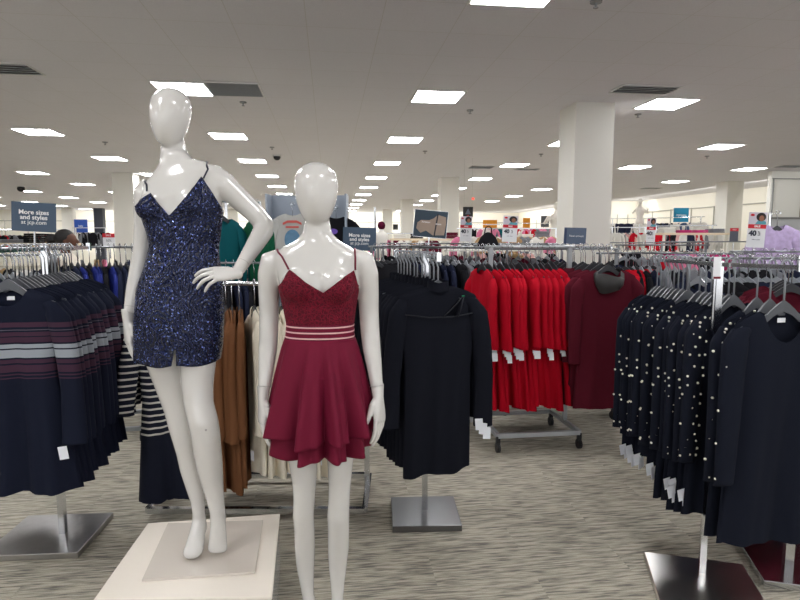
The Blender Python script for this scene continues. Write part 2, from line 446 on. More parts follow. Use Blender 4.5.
def foot(mb, ankle, toe, z0):
    """foot in the raised-heel stance of a fashion mannequin: ankle and toe are world points, z0 the level it stands on"""
    a = Vector(ankle); t = Vector(toe); f = (t - a); f.z = 0; Lf = f.length; f.normalize(); H = a.z - z0
    def P_(k, z): 
        q = a + f * (k * Lf); q.z = z0 + z; return q
    mb.tube([P_(-.02, H + .045), P_(-.04, H + .01), P_(.10, H * .84), P_(.34, H * .60), P_(.56, H * .36), P_(.74, .027), P_(.88, .020), P_(.97, .015), P_(1.0, .013)],
            [(.022, .024), (.026, .028), (.029, .031), (.032, .029), (.036, .024), (.039, .020), (.036, .016), (.026, .012), (.012, .008)], 18, ref=(1, 0, 0))
    mb.tube([P_(-.10, H + .01), P_(-.24, H * .72), P_(-.30, H * .48), P_(-.22, H * .36)], [.020, .022, .022, .012], 14)
    mb.tube([P_(-.26, H * .50), P_(.12, H * .42), P_(.50, .030)], [.019, .019, .018], 12)

def dress_shell(form_bvh, cfun, top, bot, nth, nrow, off, skip=None, skirt=None, thick=.0025, extra=None):
    """cloth around the form: rays from outside towards the axis"""
    vs, idx = [], {}
    for r in range(nrow + 1):
        v = r / nrow
        for j in range(nth):
            th = 2 * PI * j / nth - PI           # 0 = front
            z0 = top(th); z1 = bot(th)
            z = z0 + (z1 - z0) * v
            c = cfun(z); dv = Vector((math.sin(th), -math.cos(th), 0))
            o_ = Vector((c.x, c.y, z)) + dv * .6
            hit = form_bvh.ray_cast(o_, -dv)
            rad = (hit[0] - Vector((c.x, c.y, z))).length if hit[0] is not None else .1
            p = Vector((c.x, c.y, z)) + dv * (rad + off)
            if extra: p = extra(p, th, v, z)
            vs.append(p)
    fs = []
    for r in range(nrow):
        for j in range(nth):
            j2 = (j + 1) % nth
            if skip and skip(r / nrow, 2 * PI * (j + .5) / nth - PI): continue
            fs.append((r * nth + j, (r + 1) * nth + j, (r + 1) * nth + j2, r * nth + j2))
    mb = MB(); mb.add(vs, fs); return mb
def proj(p):
    dy = p.y; h = p.z - CAMH; zc = dy * CP - h * SP
    return 400 + F * p.x / zc, 300 - F * (dy * SP + h * CP) / zc
def front_top(bvh, cfun, poly, zlo, zhi, off):
    """height of a neckline at each angle so that it runs along the given outline seen from the front"""
    memo = {}
    def f(th):
        k = round(th, 4)
        if k in memo: return memo[k]
        dv = Vector((math.sin(th), -math.cos(th), 0)); zr = zlo
        for i in range(160):
            z = zlo + (zhi - zlo) * i / 159; c = cfun(z); c = Vector((c.x, c.y, z))
            h = bvh.ray_cast(c + dv * .6, -dv)
            if h[0] is None: break
            px, py = proj(h[0] + dv * off)
            zr = z
            if py <= lerp_keys(poly, px): break
        memo[k] = zr
        return zr
    return f
def lerp_keys(keys, x):
    if x <= keys[0][0]: return keys[0][1]
    for (a, va), (b, vb) in zip(keys, keys[1:]):
        if x <= b: 
            t = (x - a) / (b - a); return va + (vb - va) * t
    return keys[-1][1]
def solid(o, th=.003):
    m = o.modifiers.new('cloth', 'SOLIDIFY'); m.thickness = th; m.offset = 1; return o
def bvh_of(me):
    bm = bmesh.new(); bm.from_mesh(me); t = BVHTree.FromBMesh(bm); bm.free(); return t
def strap(mb, bvh, front, back, w=.0035, lift=.003, n=14):
    """ribbon over the shoulder: front / back = lists of (x, z) followed on the body's surface"""
    pts = []
    for lst, sgn in ((front, -1), (back, 1)):
        for k in range(len(lst) - 1):
            for q in range(n):
                t = q / n; x = lst[k][0] + (lst[k + 1][0] - lst[k][0]) * t; z = lst[k][1] + (lst[k + 1][1] - lst[k][1]) * t
                y0 = 2 + sgn * 1.0
                h = bvh.ray_cast(Vector((x, y0, z)), Vector((0, -sgn, 0)))
                if h[0] is not None: pts.append(h[0] + h[1] * lift)
    # drop points that jump
    out = [pts[0]]
    for p in pts[1:]:
        if (p - out[-1]).length > .003: out.append(p)
    mb.tube(out, [(w, .0016)] * len(out), 8, ref=(1, 0, 0))

# ---------- mannequin A: on the white pedestal, hand on the hip ----------
D1 = 2.12
PED_TOP = .285
torsoA = [((162.5, 152), (186, 151), .040, .044), ((161, 159), (189.5, 154), .050, .052), ((158, 167), (194, 159), .052, .058), ((151, 175), (205, 161), .055, .065), ((143, 186), (218, 167), .068, .080), ((141, 203), (222, 190), .088, .095),
          ((142, 214), (222.5, 210), .090, .095), ((147, 229), (220, 228), .082, .088), ((152, 246), (217.5, 246), .078, .082), ((147, 263), (218.5, 262), .085, .092),
          ((139.5, 288), (221, 286), .095, .110), ((136.5, 312), (221.5, 312), .100, .122), ((136.5, 335), (220.5, 336), .095, .118)]
mb = MB()
mb.rings([ringpx(a, b, D1, f, k, inset=1.5) for a, b, f, k in torsoA])
egg_head(mb, (170.3, 87.5), (173, 148), 19.6, D1 + .0, -.006)
limb(mb, [(172.5, 134, D1 + .02, 9.5), (173.2, 144, D1 + .02, 11.5), (174.2, 154, D1 + .014, 13.0), (175, 165, D1 + .01, 15)])
tb = MB(); tb.v = list(mb.v); tb.f = list(mb.f)
for (x, y, r) in ((158.5, 208, .050), (196, 204, .054)):
    c = W(x, y, D1); tb.ball((c.x, c.y - .058, c.z), (r, .050, r), 18, 12); mb.ball((c.x, c.y - .054, c.z), (r, .046, r), 18, 12)
# legs
limb(mb, [(160, 318, 2.13, 22, 1.2), (162, 345, 2.13, 19.5, 1.1), (165.5, 365, 2.13, 17.2), (172, 386, 2.135, 15.6), (178.5, 408, 2.14, 14.0), (182.5, 428, 2.14, 12.8), (185, 440, 2.145, 11.6), (188, 452, 2.16, 11.0, 1.05), (191, 468, 2.17, 10.6, 1.05), (194.5, 485, 2.17, 8.8), (197.5, 500, 2.165, 7.0), (198.8, 513, 2.16, 6.2), (199, 522, 2.155, 6.6)], 20)
limb(mb, [(199, 318, 2.12, 22, 1.2), (199, 345, 2.11, 19, 1.1), (198, 365, 2.10, 17), (197.5, 386, 2.09, 15.2), (199, 404, 2.08, 14.2), (203.5, 422, 2.07, 14.4), (206, 436, 2.075, 14.0), (207.5, 450, 2.09, 13.6, 1.05), (210, 468, 2.10, 12.4, 1.05), (213, 485, 2.105, 10.2), (215.6, 500, 2.105, 8.4), (217.6, 512, 2.10, 7.6), (218.3, 520, 2.10, 7.8)], 20)
tl = WZ(192, 559, PED_TOP + .014); tr = WZ(218, 554, PED_TOP + .014)
aL = W(199.2, 522, 2.155); aR = W(218.3, 520, 2.10)
foot(mb, (aL.x, aL.y, aL.z), (tl.x, tl.y - .01, 0), PED_TOP + .0095)
foot(mb, (aR.x, aR.y, aR.z), (tr.x, tr.y - .01, 0), PED_TOP + .0095)
# arms
limb(mb, [(152, 184, 2.14, 9.5), (147.5, 193, 2.145, 13), (146, 207, 2.15, 11.5), (144.6, 228, 2.155, 10.0), (142.5, 250, 2.16, 9.2), (138.5, 272, 2.155, 9.0), (134.5, 290, 2.145, 8.2), (131.5, 305, 2.135, 7.0), (130, 313, 2.13, 6.2)])
limb(mb, [(203, 176, 2.13, 11.5), (213, 177.5, 2.13, 13.5), (224, 185, 2.135, 13.0), (235, 195, 2.145, 11.6), (247, 206, 2.155, 10.6), (257, 215.5, 2.16, 10.0), (264, 224.5, 2.16, 10.2), (263.5, 231, 2.15, 10.2), (258, 240, 2.12, 9.4), (251, 251, 2.09, 8.2), (243, 263.2, 2.05, 6.8), (238.5, 270, 2.03, 6.3), (235.5, 273.5, 2.022, 5.2)])
me = mb.mesh('mannequin_a', ENAMEL)
bodyA = remeshed(me, .0055, 9, .5); bodyA.materials.clear(); bodyA.materials.append(ENAMEL)
root = thing('mannequin', 'tall faceless white mannequin with hand on hip, standing on the white pedestal', 'mannequin', (0, 0, 0), 0)
mr = W(190, 520, 2.12); root.location = (mr.x, mr.y, PED_TOP + .008); inv_l = -Vector(root.location)
def under(name, me, parent):
    o = link(name, me, parent, -Vector(parent.location)); return o
under('body', bodyA, root)
# hands (removable at a seam on the forearm)
def put_hand(root, me, loc, fingers, back):
    o = link('hand', me, root)
    M = orient(o, loc, fingers, back)
    M.translation = M.translation - Vector(root.location); o.matrix_world = Matrix.Identity(4); o.matrix_local = M
    return o
h1 = hand_mesh('hand_hip', (24, 26, 16), 8, (28, 10), -1, L=.168, stub=False, tz=-1.1)
wr = W(236.5, 273.5, 2.018)
put_hand(root, h1, wr, W(208, 274, 1.972) - wr, (.10, -.70, .72))
h2 = hand_mesh('hand_down', (10, 14, 10), 3, (22, 10), 1, L=.172)
wr = W(127.8, 322, 2.125)
put_hand(root, h2, wr, W(129.5, 364, 2.11) - wr, (-.75, -.62, .1))
def seam(mb, c, ax, r, w=.0012):
    ax = Vector(ax).normalized(); mb.tube([Vector(c) - ax * w * .5, Vector(c) + ax * w * .5], [r, r], 24, ref=(1, 0, 0))
s1 = MB(); seam(s1, W(131.3, 306, 2.134), W(130, 313, 2.13) - W(134.5, 290, 2.145), 7.0 / pxm(2.13, 1.25) + .0005)
under('joint_seam', s1.mesh('seams', SEAM), root)
s1 = MB(); seam(s1, W(243, 263.2, 2.05), W(243, 263.2, 2.05) - W(251, 251, 2.09), 6.6 / pxm(2.05, 1.4) + .0003)
under('joint_seam', s1.mesh('seams', SEAM), root)
pm = MB().tube([(0, 0, 0), (0, -.002, 0)], [.004, .004], 10).mesh('plug', SEAM)
link('fixing_plug', pm, root, W(206, 430, 2.015) - Vector(root.location))
# steel and glass base plate
b0, b1, b2, b3 = WZ(142, 582, PED_TOP), WZ(255, 574, PED_TOP), WZ(263, 522, PED_TOP), WZ(168, 525, PED_TOP)
bc = (b0 + b1 + b2 + b3) / 4
bm_ = MB()
for z in (0, .008):
    for p in (b0, b1, b2, b3): bm_.v.append((p.x, p.y, PED_TOP + z + .0005))
bm_.f = [(3, 2, 1, 0), (4, 5, 6, 7), (0, 1, 5, 4), (1, 2, 6, 5), (2, 3, 7, 6), (3, 0, 4, 7)]
PLATE = mat('white_plate', srgb(214, 206, 196), .12, coat=.5)
pl = under('base_plate', bm_.mesh('base_plate', PLATE), root)
root['label'] = root['label']

# pedestal
c0, c1, c2, c3 = WZ(93, 600, PED_TOP), WZ(272, 597, PED_TOP), WZ(280, 513.5, PED_TOP), WZ(148, 523, PED_TOP)
pm_ = MB()
for z in (0, PED_TOP - .012):
    for p in (c0, c1, c2, c3):
        cc = (c0 + c1 + c2 + c3) / 4; q = cc + (p - cc) * .985; pm_.v.append((q.x, q.y, z))
pm_.f = [(3, 2, 1, 0), (4, 5, 6, 7), (0, 1, 5, 4), (1, 2, 6, 5), (2, 3, 7, 6), (3, 0, 4, 7)]
o = thing('display_pedestal', 'low white display pedestal under the sequined mannequin', 'pedestal', (c0 + c2) / 2 * 1); o.location.z = 0
PEDM = mat('pedestal_laminate', srgb(236, 228, 216), .35, var=.015, vscale=3)
PEDS = mat('pedestal_side', srgb(200, 204, 206), .18, coat=.4)
link('body', pm_.mesh('pedestal_body', PEDS), o, -Vector(o.location))
pt = MB()
for z in (PED_TOP - .012, PED_TOP):
    for p in (c0, c1, c2, c3): pt.v.append((p.x, p.y, z))
pt.f = list(pm_.f)
t_ = link('top', pt.mesh('pedestal_top', PEDM), o, -Vector(o.location)); bevel(t_, .003)

# ---------- the navy sequined dress ----------
def sequin_mat():
    m = bpy.data.materials.new('navy_sequins'); t = nt(m); b = bs(m); N = t.nodes; L = t.links
    tc = N.new('ShaderNodeTexCoord')
    # arcs of the pattern: distorted rings
    vo = N.new('ShaderNodeTexVoronoi'); vo.inputs['Scale'].default_value = 7.0; vo.inputs['Randomness'].default_value = .9
    dn = N.new('ShaderNodeTexNoise'); dn.inputs['Scale'].default_value = 6; dn.inputs['Detail'].default_value = 3; L.new(tc.outputs['Object'], dn.inputs['Vector'])
    ds = N.new('ShaderNodeVectorMath'); ds.operation = 'SCALE'; ds.inputs[3].default_value = .16; L.new(dn.outputs['Color'], ds.inputs[0])
    da = N.new('ShaderNodeVectorMath'); L.new(tc.outputs['Object'], da.inputs[0]); L.new(ds.outputs[0], da.inputs[1])
    dm_ = N.new('ShaderNodeVectorMath'); dm_.operation = 'MULTIPLY'; dm_.inputs[1].default_value = (1, 1, .62); L.new(da.outputs[0], dm_.inputs[0]); L.new(dm_.outputs[0], vo.inputs['Vector'])
    wv = N.new('ShaderNodeMath'); wv.operation = 'MULTIPLY'; wv.inputs[1].default_value = 105; L.new(vo.outputs['Distance'], wv.inputs[0])
    sn = N.new('ShaderNodeMath'); sn.operation = 'SINE'; L.new(wv.outputs[0], sn.inputs[0])
    gt = N.new('ShaderNodeMapRange'); gt.inputs[1].default_value = -.55; gt.inputs[2].default_value = .05; L.new(sn.outputs[0], gt.inputs[0])
    # individual sequins
    sq = N.new('ShaderNodeTexVoronoi'); sq.inputs['Scale'].default_value = 240; L.new(tc.outputs['Object'], sq.inputs['Vector'])
    sub = N.new('ShaderNodeVectorMath'); sub.operation = 'SUBTRACT'; sub.inputs[1].default_value = (.5, .5, .5); L.new(sq.outputs['Color'], sub.inputs[0])
    scl = N.new('ShaderNodeVectorMath'); scl.operation = 'SCALE'; L.new(sub.outputs[0], scl.inputs[0])
    amp = N.new('ShaderNodeMath'); amp.operation = 'MULTIPLY_ADD'; amp.inputs[1].default_value = .9; amp.inputs[2].default_value = .35; L.new(gt.outputs[0], amp.inputs[0]); L.new(amp.outputs[0], scl.inputs[3])
    ge = N.new('ShaderNodeNewGeometry'); ad = N.new('ShaderNodeVectorMath'); L.new(ge.outputs['Normal'], ad.inputs[0]); L.new(scl.outputs[0], ad.inputs[1])
    nm = N.new('ShaderNodeVectorMath'); nm.operation = 'NORMALIZE'; L.new(ad.outputs[0], nm.inputs[0]); L.new(nm.outputs[0], b.inputs['Normal'])
    mx = N.new('ShaderNodeMix'); mx.data_type = 'RGBA'; mx.inputs[6].default_value = (.007, .009, .026, 1); mx.inputs[7].default_value = (.024, .032, .092, 1)
    L.new(gt.outputs[0], mx.inputs[0])
    sx = N.new('ShaderNodeSeparateXYZ'); L.new(sq.outputs['Color'], sx.inputs[0]); hi = N.new('ShaderNodeMapRange'); hi.inputs[1].default_value = .93; hi.inputs[2].default_value = .97; L.new(sx.outputs[0], hi.inputs[0])
    m2 = N.new('ShaderNodeMix'); m2.data_type = 'RGBA'; m2.inputs[7].default_value = (.13, .18, .40, 1); L.new(hi.outputs[0], m2.inputs[0]); L.new(mx.outputs[2], m2.inputs[6]); L.new(m2.outputs[2], b.inputs['Base Color'])  # a few random sequins brightened: sparkle painted into the base colour
    mt = N.new('ShaderNodeMath'); mt.operation = 'MULTIPLY'; mt.inputs[1].default_value = .9; L.new(gt.outputs[0], mt.inputs[0]); L.new(mt.outputs[0], b.inputs['Metallic'])
    b.inputs['Roughness'].default_value = .22
    return m
SEQ = sequin_mat()
# form for the dress: torso plus the column of the skirt
fA = MB(); fA.v = list(tb.v); fA.f = list(tb.f)
skA = torsoA[9:11] + [((136.8, 312), (221.8, 312), .105, .122), ((136.3, 335), (221.5, 336), .102, .118), ((136.2, 352), (220, 352), .098, .110), ((136.4, 372), (217, 372), .095, .108), ((136.6, 395), (216, 395), .09, .10)]
fA.rings([ringpx(a, b, D1, f, k, inset=1.2) for a, b, f, k in skA])
formA = remeshed(fA.mesh('form_a', None), .007, 10, .5); bvA = bvh_of(formA)
zc_A = sorted([(((W(*a, D1) + W(*b, D1)) / 2).z, ((W(*a, D1) + W(*b, D1)) / 2).x) for a, b, f, k in torsoA + skA[3:]])
zcapA = W(180, 212, D1).z
def cA(z): return Vector((lerp_keys(zc_A, min(z, zcapA)), D1, 0))
def zA(px, py): return W(px, py, D1 - .09).z
def r_(d): return math.radians(d)
ftA = front_top(bvA, cA, [(136, 206), (140.5, 200), (144.8, 189.5), (150, 193), (158, 203), (169.4, 216), (180, 204), (190, 192), (201.5, 176.5), (212, 193), (223.5, 212), (230, 215)], zA(180, 232), zA(180, 168), .005)
def topA(th):
    if abs(th) <= r_(92): return ftA(th)
    k = (abs(th) - r_(92)) / r_(88); e = ftA(math.copysign(r_(92), th)); return e + (zA(180, 216) - e) * min(1, k * 2.2)
botA = lambda th: zA(178, 365 + 1.5 * math.cos(th)) + (.004 * math.sin(th * 5))
th_s = math.atan2((189 - 178.5), 40) + .02
def slit(v, th): return abs(th - (r_(14))) < .026 and v > .895
def exA(p, th, v, z):
    if v > .88:
        dth = th - r_(14); k = (v - .88) / .12
        p = p + Vector((math.copysign(.007, dth) * math.exp(-abs(dth) / .10) * k, 0, 0))
    p = p + Vector((math.sin(th), -math.cos(th), 0)) * (.0016 * math.sin(9 * th + 25 * v) * math.sin(PI * v))
    return p
dm = dress_shell(bvA, cA, topA, botA, 132, 90, .0050, skip=slit, extra=exA)
dress = thing('sequined_mini_dress', 'navy sequined mini dress with thin straps, worn by the mannequin on the pedestal', 'dress', (mr.x, mr.y, .9))
o = link('dress_body', dm.mesh('dress_body', SEQ, True), dress, -Vector(dress.location)); solid(o, .003)
bvBodyA = bvh_of(bodyA)
NAVYS = mat('navy_satin', (.012, .014, .035), .45)
sm = MB()
def xz(px, py, d=D1 - .08): 
    p = W(px, py, d); return (p.x, p.z)
strap(sm, bvBodyA, [xz(145, 191), xz(143.5, 184), xz(144.8, 178, D1)], [xz(146.5, 178, D1), xz(152, 195, D1 + .09), xz(158, 215, D1 + .09)])
link('shoulder_strap', sm.mesh('strap', NAVYS, True), dress, -Vector(dress.location)); sm = MB()
strap(sm, bvBodyA, [xz(201, 178), xz(204, 168), xz(206.5, 159.6, D1)], [xz(206, 160, D1), xz(202, 190, D1 + .09), xz(198, 215, D1 + .09)])
link('shoulder_strap', sm.mesh('strap', NAVYS, True), dress, -Vector(dress.location))

# ---------- mannequin B: on the floor in front ----------
D2 = 2.0
torsoB = [((303, 224), (331, 224), .046, .048), ((302, 233), (333, 233), .048, .050), ((294, 241), (341, 241), .052, .058), ((281, 247.5), (353, 247.5), .058, .066), ((271, 256), (363, 255), .066, .076), ((276, 272), (360, 272), .086, .088),
          ((280, 289), (358.5, 289), .090, .092), ((284, 306), (355.5, 306), .082, .088), ((287.5, 324), (353, 324), .074, .080), ((286, 340), (354, 340), .076, .082),
          ((281, 360), (358, 360), .088, .098), ((276, 384), (363, 384), .096, .112), ((275, 404), (364, 404), .098, .118), ((277, 424), (362, 424), .092, .112)]
mb = MB()
mb.rings([ringpx(a, b, D2, f, k, inset=1.2) for a, b, f, k in torsoB])
egg_head(mb, (315.5, 161.5), (317.5, 226), 21.8, D2)
limb(mb, [(317.3, 212, D2 + .025, 10.5), (317.3, 222, D2 + .018, 12.6), (317.5, 236, D2 + .012, 15)])
tb = MB(); tb.v = list(mb.v); tb.f = list(mb.f)
for (x, y, r) in ((302, 284, .060), (337, 284, .060)):
    c = W(x, y, D2); tb.ball((c.x, c.y - .064, c.z), (r, .050, r), 18, 12); mb.ball((c.x, c.y - .060, c.z), (r, .046, r), 18, 12)
limb(mb, [(299, 404, D2, 23, 1.2), (300, 425, D2 - .005, 20, 1.1), (302, 445, D2 - .01, 16.5), (303.6, 467, D2 - .02, 13.8), (304.4, 485, D2 - .03, 11.8), (304.2, 500, D2 - .035, 10.9), (303.4, 515, D2 - .035, 10.6), (304.6, 530, D2 - .02, 10.2), (304.9, 548, D2, 10.2, 1.05), (305.5, 566, D2 + .01, 9.0), (307, 585, D2 + .01, 6.8), (308.5, 602, D2, 5.6), (309, 616, D2, 6.2)], 20)
limb(mb, [(340, 404, D2, 23, 1.2), (340.5, 425, D2 - .005, 20, 1.1), (340.5, 445, D2 - .01, 15.5), (340.3, 462, D2 - .02, 13.0), (339.6, 485, D2 - .03, 11.2), (339.0, 500, D2 - .035, 10.8), (338.3, 515, D2 - .035, 11.2), (338.6, 530, D2 - .02, 10.9), (338.4, 548, D2, 10.7, 1.05), (337.8, 566, D2 + .01, 9.2), (337.5, 585, D2 + .01, 7.0), (337.5, 602, D2, 5.7), (337.5, 616, D2, 6.2)], 20)
aL = W(309, 616, D2); aR = W(337.5, 616, D2)
foot(mb, (aL.x, aL.y, .13), (aL.x - .010, aL.y - .15, .0), .0105)
foot(mb, (aR.x, aR.y, .13), (aR.x + .015, aR.y - .15, .0), .0105)
limb(mb, [(281, 257, D2 + .005, 9), (272.5, 261, D2 + .01, 12.5), (270, 274, D2 + .015, 12.2), (269, 292, D2 + .02, 10.6), (269.2, 312, D2 + .02, 9.8), (268.8, 334, D2 + .015, 9.4), (267.8, 350, D2 + .005, 9.2), (266, 370, D2 - .015, 7.6), (264.6, 388, D2 - .03, 6.4)])
limb(mb, [(353, 257, D2 + .005, 9), (363, 261, D2 + .01, 12.5), (366.5, 274, D2 + .015, 12.2), (368.3, 292, D2 + .02, 10.8), (369, 312, D2 + .02, 10.0), (370.3, 334, D2 + .015, 9.6), (372, 350, D2 + .005, 9.2), (374.8, 370, D2 - .015, 7.6), (377, 388, D2 - .03, 6.4)])
bodyB = remeshed(mb.mesh('mannequin_b', ENAMEL), .0055, 9, .5); bodyB.materials.clear(); bodyB.materials.append(ENAMEL)
root2 = thing('mannequin', 'faceless white mannequin with both arms down, standing on the carpet beside the pedestal', 'mannequin', (aL.x * .5 + aR.x * .5, D2, .010))
under('body', bodyB, root2)
h3 = hand_mesh('hand_left', (9, 13, 10), 2, (20, 10), 1, L=.172)
h4 = hand_mesh('hand_right', (9, 13, 10), 2, (20, 10), -1, L=.172)
wr = W(263.2, 400, D2 - .035); put_hand(root2, h3, wr, W(261.5, 444, D2 - .055) - wr, (-.85, -.5, 0))
wr = W(378.2, 398, D2 - .035); put_hand(root2, h4, wr, W(381, 441, D2 - .07) - wr, (.85, -.5, 0))
s1 = MB()
seam(s1, W(265, 386, D2 - .028), W(264.6, 390, D2 - .03) - W(266, 370, D2 - .015), 6.9 / pxm(D2, 1.1))
under('joint_seam', s1.mesh('seams', SEAM), root2); s1 = MB()
seam(s1, W(376.6, 386, D2 - .028), W(377, 390, D2 - .03) - W(374.8, 370, D2 - .015), 6.9 / pxm(D2, 1.1))
under('joint_seam', s1.mesh('seams', SEAM), root2)
GLASS = mat('base_glass', (.85, .9, .9), .03, trans=1., ior=1.45)
gb = MB().box((root2.location.x + .045, D2 - .05, .005), (.27, .34, .010))
under('base_plate', gb.mesh('glass_base', GLASS), root2)
fit = MB().tube([(aR.x + .0, aR.y + .04, .01), (aR.x, aR.y + .045, .30)], [.006, .006], 8)

# ---------- the burgundy dress ----------
WINE = mat('burgundy_crepe', srgb(108, 18, 46), .68, bump=.25, bscale=600); bs(WINE).inputs['Specular IOR Level'].default_value = .2
def lace():
    m = bpy.data.materials.new('burgundy_lace'); t = nt(m); b = bs(m); N = t.nodes; L = t.links
    b.inputs['Roughness'].default_value = .7; b.inputs['Specular IOR Level'].default_value = .25
    tc = N.new('ShaderNodeTexCoord')
    n = N.new('ShaderNodeTexNoise'); n.inputs['Scale'].default_value = 30; L.new(tc.outputs['Object'], n.inputs['Vector'])
    ad = N.new('ShaderNodeVectorMath'); sc2 = N.new('ShaderNodeVectorMath'); sc2.operation = 'SCALE'; sc2.inputs[3].default_value = .05
    L.new(n.outputs['Color'], sc2.inputs[0]); L.new(tc.outputs['Object'], ad.inputs[0]); L.new(sc2.outputs[0], ad.inputs[1])
    v = N.new('ShaderNodeTexVoronoi'); v.inputs['Scale'].default_value = 80; v.feature = 'DISTANCE_TO_EDGE'; L.new(ad.outputs[0], v.inputs['Vector'])
    v2 = N.new('ShaderNodeTexVoronoi'); v2.inputs['Scale'].default_value = 230; L.new(tc.outputs['Object'], v2.inputs['Vector'])
    mr_ = N.new('ShaderNodeMapRange'); mr_.inputs[1].default_value = .03; mr_.inputs[2].default_value = .16; L.new(v.outputs['Distance'], mr_.inputs[0])
    mx = N.new('ShaderNodeMix'); mx.data_type = 'RGBA'; mx.inputs[6].default_value = (*srgb(128, 16, 44), 1); mx.inputs[7].default_value = (*srgb(94, 11, 33), 1)
    L.new(mr_.outputs[0], mx.inputs[0]); L.new(mx.outputs[2], b.inputs['Base Color'])
    mu = N.new('ShaderNodeMath'); mu.operation = 'MULTIPLY_ADD'; mu.inputs[1].default_value = -.5; L.new(mr_.outputs[0], mu.inputs[0]); L.new(v2.outputs['Distance'], mu.inputs[2])
    bp = N.new('ShaderNodeBump'); bp.inputs['Strength'].default_value = .8; bp.inputs['Distance'].default_value = .004; L.new(mu.outputs[0], bp.inputs['Height']); L.new(bp.outputs['Normal'], b.inputs['Normal'])
    return m
LACE = lace()
fB = MB(); fB.v = list(tb.v); fB.f = list(tb.f)
formB = remeshed(fB.mesh('form_b', None), .007, 8, .5); bvB = bvh_of(formB)
zc_B = sorted([(((W(*a, D2) + W(*b, D2)) / 2).z, ((W(*a, D2) + W(*b, D2)) / 2).x) for a, b, f, k in torsoB])
def cB(z): return Vector((lerp_keys(zc_B, z), D2, 0))
def zB(py, d=D2 - .09): return W(320, py, d).z
ftB = front_top(bvB, cB, [(278, 287), (283, 282), (288, 269), (295, 274), (306, 283), (323.5, 293), (338, 282), (353.8, 270.3), (357, 284), (361, 290)], zB(300), zB(262), .005)
def topB(th):
    if abs(th) <= r_(88): return ftB(th)
    k = (abs(th) - r_(88)) / r_(92); e = ftB(math.copysign(r_(88), th)); return e + (zB(288) - e) * min(1, k * 2.2)
zw0, zw1 = zB(325.5), zB(342)
bd = dress_shell(bvB, cB, topB, lambda th: zw0, 120, 44, .0050)
dress2 = thing('skater_dress', 'burgundy lace and crepe skater dress with two-tier skirt, worn by the standing mannequin', 'dress', (root2.location.x, D2, .9))
mo = -Vector(dress2.location)
o = link('bodice', bd.mesh('bodice', LACE, True), dress2, mo); solid(o, .003)
wb = dress_shell(bvB, cB, lambda th: zw0 + .001, lambda th: zw1, 120, 10, .0048)
o = link('waistband', wb.mesh('waistband', WINE, True), dress2, mo); solid(o, .003)
PALE = mat('sheer_stripe', srgb(222, 178, 178), .6)
st = MB()
for py in (328.6, 334, 339.6):
    z = zB(py); pts = []
    ws = dress_shell(bvB, cB, lambda th: z + .0026, lambda th: z - .0026, 120, 1, .0087)
    st.add(ws.v, ws.f)
link('sheer_stripes', st.mesh('sheer_stripes', PALE, True), dress2, mo)
def skirt(z0, z1, rw, rd, amp, off, seed, hemf, nth=220, nrow=40, k=10, flare=.75):
    rnd = random.Random(seed); ph = [rnd.uniform(0, 6.28) for _ in range(6)]
    cx0 = cB(z0).x; vs = []
    c = Vector((cx0, D2, 0)); mb = MB()
    for r in range(nrow + 1):
        v = r / nrow
        for j in range(nth):
            th = 2 * PI * j / nth
            dv = Vector((math.sin(th), -math.cos(th), 0))
            z = z0 + (z1 + hemf(th) - z0) * v
            hit = bvB.ray_cast(Vector((cx0, D2, z)) + dv * .6, -dv)
            rb = (hit[0] - Vector((cx0, D2, z))).length if hit[0] is not None else .1
            if r == 0: rad0.setdefault((seed, j), rb)
            rb0 = rad0[(seed, j)]
            rh = 1 / math.sqrt((math.sin(th) / rw) ** 2 + (math.cos(th) / rd) ** 2)
            rad = rb0 + .004 + (rh - rb0) * (v ** flare)
            A_ = k * th + ph[0] + .9 * math.sin(2 * th + ph[1]); fold = math.sin(A_ + .55 * math.sin(A_)) * .85 + .18 * math.sin(2 * A_ + 1) + .10 * math.sin((k * 2 + 1) * th + ph[2] + v)
            rad += amp * (v ** 1.1) * fold * (1 - .62 * abs(math.sin(th)) ** 5)
            rad = max(rad, rb + .006) + off
            vs.append(Vector((cx0, D2, z)) + dv * rad)
    fs = []
    for r in range(nrow):
        for j in range(nth):
            j2 = (j + 1) % nth; fs.append((r * nth + j, (r + 1) * nth + j, (r + 1) * nth + j2, r * nth + j2))
    mb.add(vs, fs); return mb
rad0 = {}
zh1 = W(320, 447, D2 - .17).z; zh2 = W(320, 464, D2 - .165).z
s_up = skirt(zw1 + .002, zh1, .190, .182, .042, .001, 5, lambda th: .018 * abs(math.sin(th)) + .004 * math.sin(7 * th))
o = link('upper_skirt', s_up.mesh('upper_skirt', WINE, True), dress2, mo); solid(o, .002)
rad0.clear()
s_lo = skirt(zw1, zh2, .176, .168, .038, -.003, 5, lambda th: .006 * abs(math.sin(th)) + .006 * math.sin(5 * th + 1), flare=.8)
o = link('lower_skirt', s_lo.mesh('lower_skirt', WINE, True), dress2, mo); solid(o, .002)
bvBodyB = bvh_of(bodyB)
sm = MB()
strap(sm, bvBodyB, [xz(288, 270, D2 - .09), xz(282, 257, D2 - .06), xz(277, 249.5, D2)], [xz(277, 250, D2 + .02), xz(286, 270, D2 + .09), xz(290, 290, D2 + .09)], .0034)
WSAT = mat('burgundy_satin', srgb(110, 20, 44), .5)
link('shoulder_strap', sm.mesh('strap', WSAT, True), dress2, mo); sm = MB()
strap(sm, bvBodyB, [xz(353.6, 271, D2 - .09), xz(354.4, 258, D2 - .06), xz(354.7, 248.5, D2)], [xz(354, 250, D2 + .02), xz(348, 270, D2 + .09), xz(345, 290, D2 + .09)], .0034)
link('shoulder_strap', sm.mesh('strap', WSAT, True), dress2, mo)

